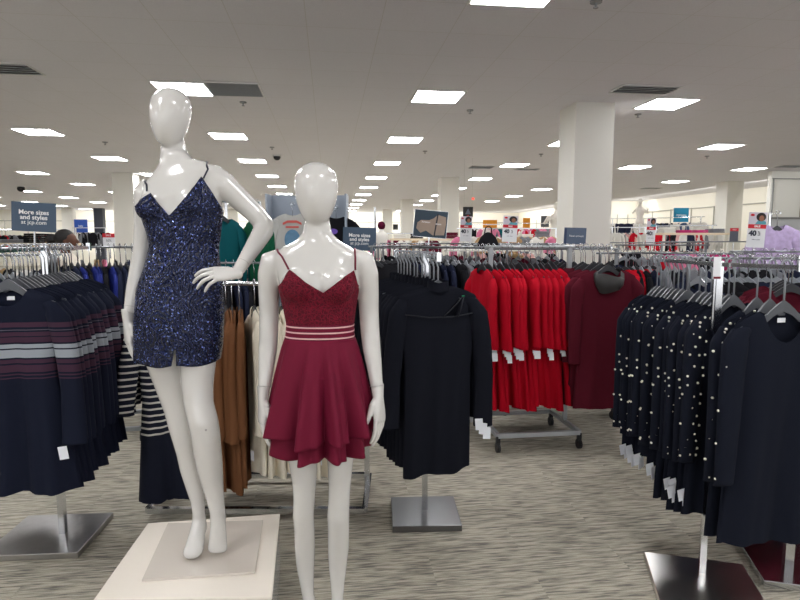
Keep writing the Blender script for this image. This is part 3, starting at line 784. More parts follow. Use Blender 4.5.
# ================= clothes, hangers, racks =================
def cloth_mat(name, col, rough=.85, sheen=.1, bs_=350, bump=.35):
    m = mat(name, col, rough, bump=bump, bscale=bs_, sheen=0); bs(m).inputs['Specular IOR Level'].default_value = .12; return m
def garment(name, m, Wd=.19, L=.9, hem=.22, waist=None, T=.035, neck=.075, nd=.06, nb=.02, z0=-.165, drop=.045, amp=.012, k=2.5, seed=0, nu=26, nv=18, collar=0, cut=None, tail=.0):
    """hanging garment body: origin on the rail, wearer's width along X, front towards -Y.
    waist = (position 0-1, half width)"""
    rnd = random.Random(seed); ph = [rnd.uniform(0, 6.28) for _ in range(5)]
    hw = [(0, Wd), (.16, Wd * .97)]
    if waist: hw += [(waist[0], waist[1])]
    hw += [(1, hem)]
    def top(u, front):
        x = abs(u) * Wd
        if x < neck: x_ = neck
        else: x_ = x
        z = z0 - drop * ((x_ - neck) / (Wd - neck)) ** 1.25
        if x < neck: z -= (nd if front else nb) * math.cos(PI / 2 * x / neck) ** .6
        elif x > Wd * .9: z -= .02 * ((x - Wd * .9) / (Wd * .1)) ** 2
        return z
    mb = MB()
    def P_(u, v, front):
        zt = top(u, front); z = zt + (z0 - L + tail * u - zt) * v
        vv = (z0 - z) / L
        w_ = lerp_keys(hw, max(0, vv)); x = u * w_
        th = T * (.45 + .55 * min(1, vv * 4)) * (1 - .15 * vv) * math.sqrt(max(0, 1 - abs(u) ** 3)) * .5
        if v == 0 and abs(u) * Wd >= neck: th *= .25
        f = amp * max(0, vv) ** 1.1 * (math.sin(k * PI * u + ph[0]) + .5 * math.sin(k * 2.1 * PI * u + ph[1] + 2 * vv)) + .004 * math.sin(5 * vv + ph[2] + 3 * u)
        z += .004 * math.sin(k * PI * u + ph[3]) * vv
        return Vector((x, (-th if front else th) + f, z))
    for front in (True, False):
        vs = []
        for j in range(nv + 1):
            for i in range(nu + 1):
                u = -1 + 2 * i / nu; u = math.copysign(abs(u) ** .85, u); vs.append(P_(u, 0 if j == 0 else .012 + (1 - .012) * ((j - 1) / (nv - 1)), front))
        fs = []
        for j in range(nv):
            for i in range(nu):
                a = j * (nu + 1) + i; q = (a, a + nu + 1, a + nu + 2, a + 1)
                if cut and front:
                    c = sum((vs[t] for t in q), Vector()) / 4
                    if cut(c.x, c.z): continue
                fs.append(q if front else q[::-1])
        mb.add(vs, fs)
    if collar:
        n = 20; rs = []
        for kz, e in ((0, 1.), (collar * .5, .95), (collar, .93)):
            rs.append([Vector((math.cos(2 * PI * j / n) * neck * e * 1.02, math.sin(2 * PI * j / n) * .028 * e, z0 + kz - (.012 if kz == 0 else 0) - (.010 * (1 - abs(math.cos(2 * PI * j / n))) if math.sin(2 * PI * j / n) < 0 else 0))) for j in range(n)])
        rs[0] = [p - Vector((0, 0, (nd if p.y < 0 else nb) * abs(math.sin(2 * PI * j / n)))) for j, p in enumerate(rs[0])]
        mb.rings(rs, cap=False)
    return mb.mesh(name, m, True, weld=.0006, recalc=False)
def sleeve_path(s, Wd, z0, drop, ln, splay=.035, sway=0.):
    zs = z0 - drop - .012
    return [Vector((s * (Wd - .062), 0, zs - .006)), Vector((s * (Wd - .026), -.001, zs - .026)), Vector((s * (Wd - .002), -.006, zs - .075)), Vector((s * (Wd + .5 * splay), -.012 + sway * .3, zs - .20)),
            Vector((s * (Wd + .9 * splay), -.016 + sway * .6, zs - .36)), Vector((s * (Wd + splay), -.012 + sway, zs - ln + .02)), Vector((s * (Wd + splay), -.012 + sway, zs - ln))]
def sleeve(name, m, s, Wd=.19, z0=-.165, drop=.045, ln=.56, splay=.035, sway=0., rt=(.052, .020), rc=(.036, .016), bell=0):
    P_ = sleeve_path(s, Wd, z0, drop, ln, splay, sway)
    R_ = [(.016, .008), (rt[0] * .66, rt[1] * .7), rt, (rt[0] * .95, rt[1]), ((rt[0] + rc[0]) / 2, rt[1]), (rc[0] * (1 + bell), rc[1] * (1 + bell)), (rc[0] * (1 + bell), rc[1] * (1 + bell))]
    R_ = [(b_, a_) for a_, b_ in R_] if False else R_
    # finer path and soft creases
    P2, R2 = [], []
    for i in range(len(P_) - 1):
        for q in (0, .33, .67):
            P2.append(P_[i].lerp(P_[i + 1], q)); R2.append((R_[i][0] * (1 - q) + R_[i + 1][0] * q, R_[i][1] * (1 - q) + R_[i + 1][1] * q))
    P2.append(P_[-1]); R2.append(R_[-1])
    mb = MB(); n_ = 14; mb.tube(P2, R2, n_, cap=True, ref=(1, 0, 0)); rs_ = random.Random(int(ln * 1000) + int(Wd * 999) + s)
    pa, pb2 = rs_.uniform(0, 6), rs_.uniform(0, 6)
    for k, (x, y, z) in enumerate(mb.v):
        r_i, t_i = divmod(k, n_); u_ = r_i / (len(P2) - 1); th = 2 * PI * t_i / n_
        c_ = P2[r_i]; amp_ = .16 * min(1, u_ * 3)
        f_ = 1 + amp_ * (math.sin(2 * th + pa + 5 * u_) * .6 + math.sin(3 * th + pb2 - 9 * u_) * .5)
        mb.v[k] = (c_.x + (x - c_.x) * (1 + (f_ - 1) * .3) + .006 * math.sin(6 * u_ + pb2) * u_, c_.y + (y - c_.y) * f_ + .006 * math.sin(7 * u_ + pa) * u_, z)
    return mb.mesh(name, m, True)
def pearls(name, s, Wd=.19, z0=-.165, drop=.045, ln=.56, splay=.035, sway=0., n=22, seed=1, outer=True):
    P_ = sleeve_path(s, Wd, z0, drop, ln, splay, sway); rnd = random.Random(seed); mb = MB()
    L_ = [0]
    for a, b in zip(P_, P_[1:]): L_.append(L_[-1] + (b - a).length)
    used_ = []
    tries = 0
    while len(used_) < n and tries < 2000:
        tries += 1
        t = rnd.uniform(.03, L_[-1] * .99); lat = rnd.uniform(-.9, 1.0)
        if any(abs(t - a_) < .026 and abs(lat - b_) < .7 for a_, b_ in used_): continue
        used_.append((t, lat))
        i = min(max(k for k in range(len(L_)) if L_[k] <= t), len(P_) - 2)
        p = P_[i] + (P_[i + 1] - P_[i]) * ((t - L_[i]) / (L_[i + 1] - L_[i]))
        rw = .050 if t > .10 else .034; rd_ = .021 if t > .08 else .014
        mb.ball(p + Vector((s * rw * lat, -rd_ * math.sqrt(max(0, 1 - lat * lat)) - .001, 0)), .0054, 8, 6)
    # on the shoulder
    for q in range(4): mb.ball((s * (Wd * .55 + .026 * q), -.012 - .003 * (q % 2), z0 - drop * (.45 + .17 * q) - .014 - .012 * (q % 2)), .0056, 8, 6)
    return mb.mesh(name, PEARL, True)
PEARL = mat('pearl', srgb(240, 234, 216), .2, coat=.6)
TAGM = mat('tag_card', srgb(232, 235, 242), .6)
def tags_mesh(x, z, n=1, seed=0, y=-.03, tilt=.0, yaw=0):
    rnd = random.Random(seed); mb = MB()
    for q in range(n):
        R = Matrix.Rotation(rnd.uniform(-.25, .25) + tilt, 3, 'Y') @ Matrix.Rotation(yaw + rnd.uniform(-.3, .3), 3, 'Z')
        zz = z - .02 * q; mb.box((x + .018 * q, y - .003 * q, zz), (.036, .0012, .055), R=R)
    return mb.mesh('price_tag', TAGM)
# hangers
def hanger_mesh(w=.178, z_top=-.125, thick=.008, zs=-.165, zt=-.212):
    """arms that rise steeply to the hook and then lie under the shoulder line"""
    mb = MB(); n = 16; up, lo = [], []
    for i in range(n + 1):
        u = -1 + 2 * i / n; a = abs(u) * w; k = .07
        if a < k: z = z_top + (zs - .012 - z_top) * (a / k) ** 1.2
        else: z = zs - .012 + (zt - zs + .004) * ((a - k) / (w - k)) ** 1.2
        h_ = .030 + .014 * max(0, 1 - a / .05)
        up.append((u * w, z)); lo.append((u * w, z - h_))
    for y in (-thick / 2, thick / 2):
        mb.v += [(x, y, z) for x, z in up] + [(x, y, z) for x, z in lo]
    m_ = n + 1; o = 2 * m_
    for i in range(n):
        mb.f.append((i, i + 1, m_ + i + 1, m_ + i)); mb.f.append((o + m_ + i, o + m_ + i + 1, o + i + 1, o + i))
        mb.f.append((o + i, o + i + 1, i + 1, i)); mb.f.append((m_ + i, m_ + i + 1, o + m_ + i + 1, o + m_ + i))
    mb.f.append((0, m_, o + m_, o)); mb.f.append((m_ - 1, o + m_ - 1, o + 2 * m_ - 1, 2 * m_ - 1))
    return mb
def hook_mesh(r=.0030, z_top=-.125, R=.020):
    pts = [(0, 0, z_top - .01), (0, 0, -.055), (-.006, 0, -.040)]
    cz = 0.0 - R * .55 + .004
    for k in range(11):
        a = math.radians(210 - k * 24); pts.append((R * math.cos(a), 0, cz + R * math.sin(a)))
    mb = MB(); mb.tube(pts, r, 6, ref=(0, 1, 0)); return mb
HBLACK = mat('hanger_black', (.030, .032, .038), .35)
HGREY = mat('hanger_grey', (.085, .092, .105), .38)
HCLEAR = mat('hanger_clear', (.45, .48, .52), .2, trans=.35)
HOOKM = mat('hook_chrome', (.46, .47, .50), .25, 1.)
HOOKP = mat('hook_plastic', (.30, .32, .35), .25)
hb_g = hanger_mesh().mesh('hanger_body', HGREY); hb_k = hanger_mesh().mesh('hanger_body', HBLACK); hb_c = hanger_mesh().mesh('hanger_body', HCLEAR); hb_D = hanger_mesh(z_top=-.142, zs=-.187, zt=-.237).mesh('hanger_body', HGREY); hb_B = hanger_mesh(z_top=-.112, zs=-.150, zt=-.190).mesh('hanger_body', HGREY)
hk_s = hook_mesh().mesh('hook', HOOKM, True); hk_p = hook_mesh(.0038, -.14).mesh('hook', HOOKP, True)
HANG = {'grey': ('grey plastic hanger', hb_g, hk_s), 'black': ('black plastic hanger', hb_k, hk_s), 'clear': ('clear plastic hanger', hb_c, hk_s), 'greyD': ('grey plastic hanger', hb_D, hk_p), 'greyB': ('grey plastic hanger', hb_B, hk_p)}
NG = [0, 0]
def put_hanger(kind, loc, rz, label, group):
    nm, bm_, km = HANG[kind]
    o = tag(link('clothes_hanger', bm_, None, loc, rz), label, 'hanger', group); link('hook', km, o); NG[1] += 1
def put_garment(spec, loc, rz, label, group, lite=False):
    """spec: name, category, body mesh, [(part name, mesh, [(sub-part name, mesh)])]"""
    o = tag(link(spec[0], spec[2], None, loc, rz), label, spec[1], group); NG[0] += 1
    if group: k_ = .97 + .06 * ((NG[0] * 37) % 11) / 10; o.scale = (k_, .85 + .4 * ((NG[0] * 53) % 7) / 6, .98 + .035 * ((NG[0] * 29) % 9) / 8)
    for pn, pm__, subs in spec[3]:
        if lite and pn != 'sleeve': continue
        p = link(pn, pm__, o)
        for sn, sm__ in subs: link(sn, sm__, p)
    return o
def hang_row(specs, p0, p1, n, what, where, group, hk='grey', turn=0., jit=.07, zj=.0, rnd=None, face=None, pick=None, hangers=True, lite=False, extra_ang=None, step=None):
    """n garments on hangers from p0 (first) to p1 along a rail; each turned square to the rail (+ turn)"""
    rnd = rnd or random.Random(len(where) * 7 + n)
    p0 = Vector(p0); p1 = Vector(p1); d = p1 - p0; base = math.atan2(d.y, d.x) - PI / 2
    for i in range(n):
        t = (i + (rnd.uniform(-.2, .2) if 0 < i < n - 1 else 0)) / max(1, n - 1)
        p = p0 + d * t
        a = base + turn + rnd.uniform(-jit, jit) + (extra_ang(i) if extra_ang else 0)
        sp = specs[(pick(i) if pick else rnd.randrange(len(specs)))]
        o_ = ORD[i] if i < len(ORD) else 'last'
        wt = what if isinstance(what, str) else what(i)
        lab = ('%s, %s %s' % (wt, o_, where)) if n > 1 else '%s %s' % (wt, where)
        put_garment(sp, p, a, lab, group, lite)
        if hangers: put_hanger(hk, p, a, ('hanger of the %s garment %s' % (o_, where)) if n > 1 else 'hanger of the front garment ' + where, 'hangers of ' + group)

# ---- fixtures ----
def t_stand(label, base, rz, post_xy, zr, arms, bw=.46, bd=.44, group=None, pw=.03, base_m=None, plate_h=.03):
    """flat plate base, square post, straight arms ((dx, dy) world offsets from the post at height zr)"""
    o = thing('garment_stand', label, 'clothes stand', (base[0], base[1], 0), rz, group)
    M = base_m or BCHROME
    b_ = link('base_plate', MB().box((0, 0, plate_h / 2), (bw, bd, plate_h)).mesh('base_plate', M), o); bevel(b_, .003)
    px, py = post_xy[0] - base[0], post_xy[1] - base[1]
    q = Matrix.Rotation(-rz, 3, 'Z') @ Vector((px, py, 0))
    link('post', MB().box((q.x, q.y, zr / 2 + .015), (pw, pw, zr + .0)).mesh('post', CHROME), o)
    for dx, dy, dz in arms:
        a = Matrix.Rotation(-rz, 3, 'Z') @ Vector((dx, dy, 0))
        mb = MB().bar(q + Vector((0, 0, zr)), q + a + Vector((0, 0, zr + dz)), .012, .017)
        mb.box(q + a + Vector((0, 0, zr + dz + .006)), (.02, .02, .04))
        link('arm', mb.mesh('arm', CHROME), o)
    return o
def rail_rack(label, p0, p1, zr, depth=.5, group=None, casters=True, name='clothes_rail', m=None, low=.12, thin=False):
    """two uprights, hanging bar, rectangular foot frame with casters"""
    p0 = Vector((p0[0], p0[1], 0)); p1 = Vector((p1[0], p1[1], 0)); c = (p0 + p1) / 2; d = p1 - p0; L = d.length; rz = math.atan2(d.y, d.x)
    o = thing(name, label, 'clothes rack', c, rz, group); M = m or CHROME
    h = L / 2
    link('hanging_bar', MB().tube([(-h - .04, 0, zr), (h + .04, 0, zr)], .0125 if not thin else .008, 8, ref=(0, 0, 1)).mesh('hanging_bar', M, True), o)
    for s in (-1, 1):
        link('upright', MB().box((s * h, 0, (zr + low) / 2), (.018, .018, zr - low) if thin else (.03, .03, zr - low)).mesh('upright', M), o)
    fr = MB()
    for y in (-depth / 2, depth / 2): fr.bar((-h, y, low), (h, y, low), .03)
    for x in (-h, h): fr.bar((x, -depth / 2, low), (x, depth / 2, low), .03)
    link('foot_frame', fr.mesh('foot_frame', M), o)
    for sx in (-1, 1) if casters else ():
        for sy in (-1, 1):
            cm = MB().tube([(sx * h - .012, sy * depth / 2, .035), (sx * h + .012, sy * depth / 2, .035)], .035, 14, ref=(0, 0, 1))
            cm.box((sx * h, sy * depth / 2, .08), (.03, .02, .07))
            link('caster', cm.mesh('caster', BLACKP), o)
    return o

# ================= rack A: striped sweater dresses =================
NAVY = (.0085, .0110, .024); PLUM = srgb(66, 44, 60); LGREY = srgb(150, 156, 164)
stripeA = stripes_mat('navy_plum_stripes', [(-.305, -.325, PLUM), (-.335, -.338, srgb(90, 86, 98)), (-.345, -.362, PLUM), (-.366, -.388, PLUM), (-.395, -.412, LGREY), (-.418, -.452, LGREY), (-.459, -.475, PLUM), (-.482, -.512, PLUM), (-.52, -.526, PLUM), (-.535, -.54, PLUM)], NAVY)
def hangwrap(Z): return Z
gA = [garment('sweater_dress_body', stripeA, Wd=.19, L=.87, hem=.228, waist=(.40, .165), T=.05, amp=.020, k=2.2, seed=s, nd=.075, z0=-.165, nv=26) for s in (1, 2, 3)]
slA = [sleeve('sleeve', stripeA, s, Wd=.19, ln=.60, splay=.045, rt=(.050, .022), rc=(.042, .018), bell=.2) for s in (-1, 1)]
LBL = mat('neck_label', (.8, .82, .86), .6)
lblm = MB().box((0, .010, -.208), (.030, .001, .016)).mesh('neck_label', LBL)
tgA = tags_mesh(.205, -.845, 1, 3, y=-.060)
def specA(k, full): return ('sweater_dress', 'dress', gA[k], [('sleeve', slA[0], []), ('sleeve', slA[1], [])] + full)
railzA = 1.47
a0 = Vector((-1.585, 2.30, railzA)); a1 = Vector((-1.69, 2.92, railzA))
tgA2 = tags_mesh(.19, -.78, 1, 5, y=-.02)
hang_row([specA(0, [('neck_label', lblm, []), ('price_tag', tgA, [])])], a0, a0 + Vector((-.001, .01, 0)), 1, 'navy knit dress with plum and grey stripes, foremost', 'on the striped sweater stand', 'striped sweater dresses', 'grey', rnd=random.Random(3), jit=.02)
hang_row([specA(0, [('price_tag', tgA2, [])]), specA(1, []), specA(2, [('price_tag', tgA2, [])])], a0 + (a1 - a0) * .10, a1, 15, 'navy striped knit dress', 'behind the front of the striped stand', 'striped sweater dresses', 'grey', turn=-.10, jit=.15, rnd=random.Random(8))
t_stand('steel stand with a square base plate carrying the striped sweater dresses', (-1.76, 2.74), .08, (-1.70, 2.74), railzA - .012, [(a0.x + 1.70, a0.y - 2.80, 0), (.02, .35, 0), (-.5, 0, 0)], .44, .40)

# ================= rack B: black cut-out dresses =================
BLK = cloth_mat('black_knit', (.0085, .0095, .0150), .95, 0)
railzB = 1.43
def cutB(x, z):    # diagonal opening below the shoulder
    x0, z0_ = .095, -.180; x1, z1 = .060, -.275; x2, z2 = .022, -.275
    return z > -.278 and z < -.185 and x < .112 - (-.185 - z) * .30 and x > .112 - (-.185 - z) * 1.0
gB = [garment('cutout_dress_body', BLK, Wd=.19, L=.88, hem=.165, waist=(.42, .160), T=.05, neck=.052, nd=.005, nb=.0, amp=.010, k=1.6, seed=s, z0=-.142, drop=.04, collar=.028, nv=60 if s == 11 else 20, nu=60 if s == 11 else 24, cut=cutB if s == 11 else None, tail=.02) for s in (11, 12, 13)]
slB = [sleeve('sleeve', BLK, s, Wd=.19, z0=-.142, drop=.04, ln=.60, splay=.035, rt=(.048, .022), rc=(.040, .018), bell=.15) for s in (-1, 1)]
EDG = mat('edging_knit', (.015, .017, .024), .8)
edge = MB().tube([(.112, -.031, -.184), (.085, -.034, -.215), (.035, -.036, -.262), (.018, -.036, -.277)], .0028, 6).tube([(-.165, -.020, -.265), (-.05, -.036, -.278), (.06, -.036, -.277), (.165, -.02, -.262)], .0028, 6).tube([(.116, -.03, -.186), (.105, -.034, -.23), (.088, -.035, -.277)], .0028, 6).mesh('cutout_edging', EDG, True)
tgB = tags_mesh(.195, -.78, 3, 7, y=-.04)
tgB1 = tags_mesh(.20, -.80, 1, 9, y=-.01)
green = MB().box((.112, -.034, -.182), (.012, .003, .004)).mesh('green_clip', mat('green_clip', (.01, .35, .15), .5))
def specB(k, x): return ('cutout_dress', 'dress', gB[k], [('sleeve', slB[0], []), ('sleeve', slB[1], [])] + x)
b0_ = Vector((.175, 2.62, railzB)); b1_ = Vector((-.01, 3.20, railzB))
hang_row([specB(0, [('cutout_edging', edge, []), ('price_tag', tgB, []), ('loop', green, [])])], b0_, b0_ + Vector((0, .01, 0)), 1, 'black high-neck dress with slanted cut-out', 'foremost on the black dress stand', 'black cut-out dresses', 'greyB', jit=0, turn=.10)
hang_row([specB(1, []), specB(2, [('price_tag', tgB1, [])])], b0_ + (b1_ - b0_) * .09, b1_, 11, 'black high-neck long-sleeved dress', 'behind the front of the black stand', 'black cut-out dresses', 'greyB', turn=-.15, jit=.10)
t_stand('steel stand with a dark square base plate carrying the black cut-out dresses', (.135, 2.97), .04, (.135, 2.99), railzB - .012, [(b0_.x - .135, b0_.y - 3.04, 0), (-.16, .26, 0)], .36, .34, plate_h=.035, base_m=mat('dark_steel', (.20, .20, .205), .30, 1.))

MIRROR = mat('polished_steel', (.74, .72, .69), .28, 1.)
# ================= rack D: pearl sleeve sweater dresses =================
NVB = cloth_mat('dark_navy_knit', (.0095, .0115, .020), .95, 0)
railzD = 1.41
z0D = -.185
gD = [garment('pearl_dress_body', NVB, Wd=.195, L=.94, hem=.205, waist=(.45, .175), T=.05, neck=.088, nd=.122, nb=.02, amp=.016, k=1.8, seed=s, z0=z0D, drop=.05, nv=24) for s in (21, 22, 23)]
gDl = [garment('pearl_dress_body', NVB, Wd=.195, L=.80, hem=.19, waist=(.45, .175), T=.05, neck=.088, nd=.122, nb=.02, amp=.014, k=1.8, seed=s, z0=z0D, drop=.05, nv=18) for s in (24, 25)]
slD = [sleeve('sleeve', NVB, s, Wd=.195, z0=z0D, drop=.05, ln=.62, splay=.020, rt=(.050, .024), rc=(.042, .020)) for s in (-1, 1)]
prD = [pearls('pearl_dot_pattern', -1, Wd=.195, z0=z0D, drop=.05, ln=.62, splay=.020, seed=q, n=34) for q in (1, 2, 3, 4)]
prR = pearls('pearl_dot_pattern', 1, Wd=.195, z0=z0D, drop=.05, ln=.62, splay=.020, seed=5, n=34)
lblD = MB().box((0, .005, -.222), (.034, .001, .018)).mesh('neck_label', LBL)
tgD = [tags_mesh(-.215, -1.02, 2, 31, y=-.035), tags_mesh(-.20, -.99, 2, 32, y=-.03)]
def specD(k, pearl, x, long_=True):
    return ('pearl_sleeve_dress', 'dress', (gD if long_ else gDl)[k], [('sleeve', slD[0], [('pearl_dot_pattern', prD[len(x) + k])] if pearl else []), ('sleeve', slD[1], [('pearl_dot_pattern', prR)] if pearl else [])] + x)
d0 = Vector((1.49, 2.20, railzD)); d1 = Vector((1.325, 2.93, railzD)); dd = d1 - d0
hang_row([specD(0, False, [('neck_label', lblD, [])])], d0, d0 + Vector((0, .01, 0)), 1, 'dark navy scoop-neck knit dress', 'foremost on the pearl sleeve stand', 'pearl sleeve dresses', 'greyD', jit=0, turn=.12)
W3 = 'behind the scoop-neck dress'
hang_row([specD(1, True, []), specD(2, True, [])], d0 + dd * .085, d0 + dd * .17, 2, 'dark dress with pearl studded sleeves', 'close ' + W3, 'pearl sleeve dresses', 'greyD', turn=.14, jit=.03)
hang_row([specD(1, True, []), specD(2, True, [('price_tag', tgD[0], [])])], d0 + dd * .33, d0 + dd * .60, 7, 'dark dress with pearl studded sleeves', 'in the middle bunch ' + W3, 'pearl sleeve dresses', 'greyD', turn=.14, jit=.06)
hang_row([specD(0, True, [('price_tag', tgD[1], [])], False), specD(1, True, [], False), specD(0, True, [('price_tag', tgD[1], [])], False)], d0 + dd * .70, d1, 8, 'dark dress with pearl studded sleeves', 'in the far bunch ' + W3, 'pearl sleeve dresses', 'greyD', turn=.14, jit=.06)
t_stand('chrome stand with a polished base plate under the pearl sleeve dresses', (1.31, 2.31), -.25, (1.345, 2.40), railzD - .012, [(d0.x - 1.345, d0.y - 2.48, 0), (d1.x - 1.345, d1.y - 2.36, 0)], .42, .42, base_m=MIRROR, pw=.026)
t_stand('chrome stand with a mirror base plate at the picture edge behind the scoop-neck dress', (1.86, 2.50), -.25, (1.74, 2.42), railzD - .012, [(.25, .42, 0), (.22, -.2, 0)], .46, .46, base_m=CHROME, pw=.035)

# ================= rack C: red and burgundy dresses =================
REDC = cloth_mat('red_knit', srgb(178, 10, 34), .8, .2); WINEC = cloth_mat('wine_knit', srgb(84, 22, 36), .85, .2)
railzC = 1.46
gC = [garment('red_dress_body', REDC, Wd=.185, L=1.0, hem=.26, waist=(.38, .155), T=.06, neck=.07, nd=.05, amp=.022, k=2.6, seed=s, nv=14, nu=22) for s in (41, 42, 43)]
slC = [sleeve('sleeve', REDC, s, Wd=.185, ln=.50, splay=.05, rt=(.046, .022), rc=(.042, .020), bell=.35, sway=-.01) for s in (-1, 1)]
tgC = tags_mesh(.235, -.735, 3, 4, y=-.02, tilt=.1, yaw=1.2)
tgC2 = tags_mesh(.240, -.72, 2, 9, y=-.02, tilt=-.1, yaw=1.3)
def specC(k, x): return ('red_knit_dress', 'dress', gC[k], [('sleeve', slC[0], []), ('sleeve', slC[1], [])] + x)
c0_ = Vector((.60, 4.16, railzC)); c1_ = Vector((1.13, 4.22, railzC))
hang_row([specC(0, [('price_tag', tgC, [])]), specC(1, [('price_tag', tgC2, [])]), specC(2, [])], c0_, c1_, 13, 'bright red knit dress', 'from the black dresses on the red rack', 'red knit dresses', 'black', turn=.25, jit=.13)
gW = [garment('wine_dress_body', WINEC, Wd=.20, L=.98, hem=.21, waist=(.45, .18), T=.06, neck=.085, nd=.07, amp=.010, k=2, seed=s, nv=14, nu=22) for s in (51, 52)]
slW = [sleeve('sleeve', WINEC, s, Wd=.20, ln=.60, splay=.02, rt=(.050, .026), rc=(.04, .02)) for s in (-1, 1)]
cowl = MB()
rs = []
for k_, (rx, ry, z) in enumerate(((.080, .035, -.17), (.105, .060, -.20), (.100, .062, -.25), (.070, .055, -.285))):
    rs.append([Vector((math.cos(2 * PI * j / 20) * rx, math.sin(2 * PI * j / 20) * ry - .02, z + .012 * math.sin(4 * PI * j / 20 + k_) - (.03 if math.sin(2 * PI * j / 20) < 0 else 0))) for j in range(20)])
cowl.rings(rs, cap=False); cowlm = cowl.mesh('cowl_collar', mat('leather_brown', (.020, .018, .018), .45), True)
def specW(k, x): return ('burgundy_knit_dress', 'dress', gW[k], [('sleeve', slW[0], []), ('sleeve', slW[1], [])] + x)
w0 = Vector((1.43, 3.92, railzC + .0)); w1 = Vector((1.22, 4.62, railzC))
hang_row([specW(0, [('cowl_collar', cowlm, [])])], w0, w0 + Vector((0, .01, 0)), 1, 'burgundy knit dress with a dark leather-look collar', 'beside the red rack', 'burgundy knit dresses', 'black', jit=0, turn=.05)
hang_row([specW(0, []), specW(1, [])], w0 + (w1 - w0) * .12, w1, 9, 'burgundy long-sleeved knit dress', 'behind the collared one by the red rack', 'burgundy knit dresses', 'black', turn=-.35, jit=.1)
oC = rail_rack('chrome rolling rail on black casters carrying the red knit dresses', (.66, 4.17), (1.26, 4.25), railzC - .012, .52, m=mat('painted_steel', (.42, .44, .46), .4, .3))
link_ = None
va, vb = Vector((w0.x + .01, w0.y - .03, railzC - .012)) - oC.location, Vector((w1.x, w1.y, railzC - .012)) - oC.location
Rz = Matrix.Rotation(-oC.rotation_euler.z, 3, 'Z'); link('face_out_arm', MB().bar(Rz @ va, Rz @ vb, .014).mesh('arm', CHROME), oC)

# ================= rack E: behind the mannequins =================
railzE = 1.27
fe0, fe1, fe2, fe3 = WZ(150, 521, .05), WZ(368, 518, .05), WZ(357, 483, .05), WZ(180, 486, .05)
yE = 3.12
oE = rail_rack('long low chrome rolling rack behind the two mannequins', (-1.36, yE + .05), (-.19, yE + .05), railzE - .012, .46, low=.05, casters=False)
link('face_out_arm', MB().bar((-.44, 0, railzE - .012), (-.385, -.33, railzE - .012), .014).mesh('arm', CHROME), oE)
STN = stripes_mat('navy_white_breton', [(-.19 - .033 * q, -.2 - .033 * q, (.62, .60, .56)) for q in range(18)], (.012, .014, .026))
z0E = -.14
gE = [garment('striped_dress_body', STN, Wd=.18, L=.98, hem=.195, waist=(.45, .155), T=.05, amp=.022, k=2.4, seed=s, z0=z0E, nv=18) for s in (61, 62)]
slE = [sleeve('sleeve', STN, s, Wd=.18, z0=z0E, ln=.45, splay=.05, rt=(.048, .022), rc=(.04, .02)) for s in (-1, 1)]
specE = [('breton_striped_dress', 'dress', g, [('sleeve', slE[0], []), ('sleeve', slE[1], [])]) for g in gE]
BRN = cloth_mat('caramel_knit', srgb(114, 76, 50), .85, .2); CRM = cloth_mat('cream_knit', srgb(222, 214, 196), .85, .2)
gBr = [garment('caramel_dress_body', BRN, Wd=.185, L=.98, hem=.20, waist=(.45, .17), T=.06, amp=.016, k=2, seed=s, z0=z0E) for s in (71, 72)]
slBr = [sleeve('sleeve', BRN, s, Wd=.185, z0=z0E, ln=.62, splay=.03, rt=(.048, .028), rc=(.045, .026), bell=.2) for s in (-1, 1)]
gCr = [garment('cream_dress_body', CRM, Wd=.185, L=.90, hem=.20, waist=(.45, .17), T=.06, amp=.016, k=2, seed=s, z0=z0E) for s in (73, 74)]
slCr = [sleeve('sleeve', CRM, s, Wd=.185, z0=z0E, ln=.60, splay=.03, rt=(.048, .028), rc=(.045, .026), bell=.2) for s in (-1, 1)]
tgE = tags_mesh(.15, -.93, 1, 8, y=-.05)
hang_row(specE, (-1.165, yE - .24, railzE), (-1.22, yE - .02, railzE), 4, 'navy dress with white pinstripes on the bodice', 'behind the sequined dress', 'striped jersey dresses', 'black', jit=.05, turn=.10)
hang_row([('caramel_knit_dress', 'dress', g, [('sleeve', slBr[0], []), ('sleeve', slBr[1], [])]) for g in gBr], (-1.005, yE, railzE), (-.885, yE, railzE), 4, 'caramel brown long-sleeved knit dress', 'between the two mannequins', 'caramel knit dresses', 'black', turn=.35, jit=.08)
hang_row([('cream_knit_cardigan', 'cardigan', g, [('sleeve', slCr[0], []), ('sleeve', slCr[1], []), ('price_tag', tgE, [])]) for g in gCr], (-.80, yE, railzE), (-.45, yE, railzE), 8, 'cream white long-sleeved knit cardigan', 'behind the standing mannequin', 'cream knit cardigans', 'black', turn=.38, jit=.1)

# ================= walls =================
def wallbox(name, X0, Y0, X1, Y1, z0=0, z1=CEIL, th=.12, m=WALLM, off=0):
    mb = MB(); d = Vector((X1 - X0, Y1 - Y0, 0)); L = d.length; rz = math.atan2(d.y, d.x)
    mb.box(((X0 + X1) / 2, (Y0 + Y1) / 2, (z0 + z1) / 2), (L, th, z1 - z0), rz=rz)
    o = struct(name, mb.mesh(name, m)); o.matrix_world = GM; return o
wallbox('wall_back', -26, 36.2, 12.4, 36.2)
wallbox('wall_right', 12.3, 36.2, 12.3, 24.6)
wallbox('wall_right', 12.3, 24.6, 13.9, 24.6)
wallbox('wall_right', 13.9, 24.6, 14.6, 13.6)
BULK = mat('bulkhead_panel', srgb(214, 213, 206), .55, var=.02, vscale=2)
wallbox('wall_right', 11.25, 13.6, 17, 13.6, m=BULK)
wallbox('wall_left', -26, -3, -26, 36.2)
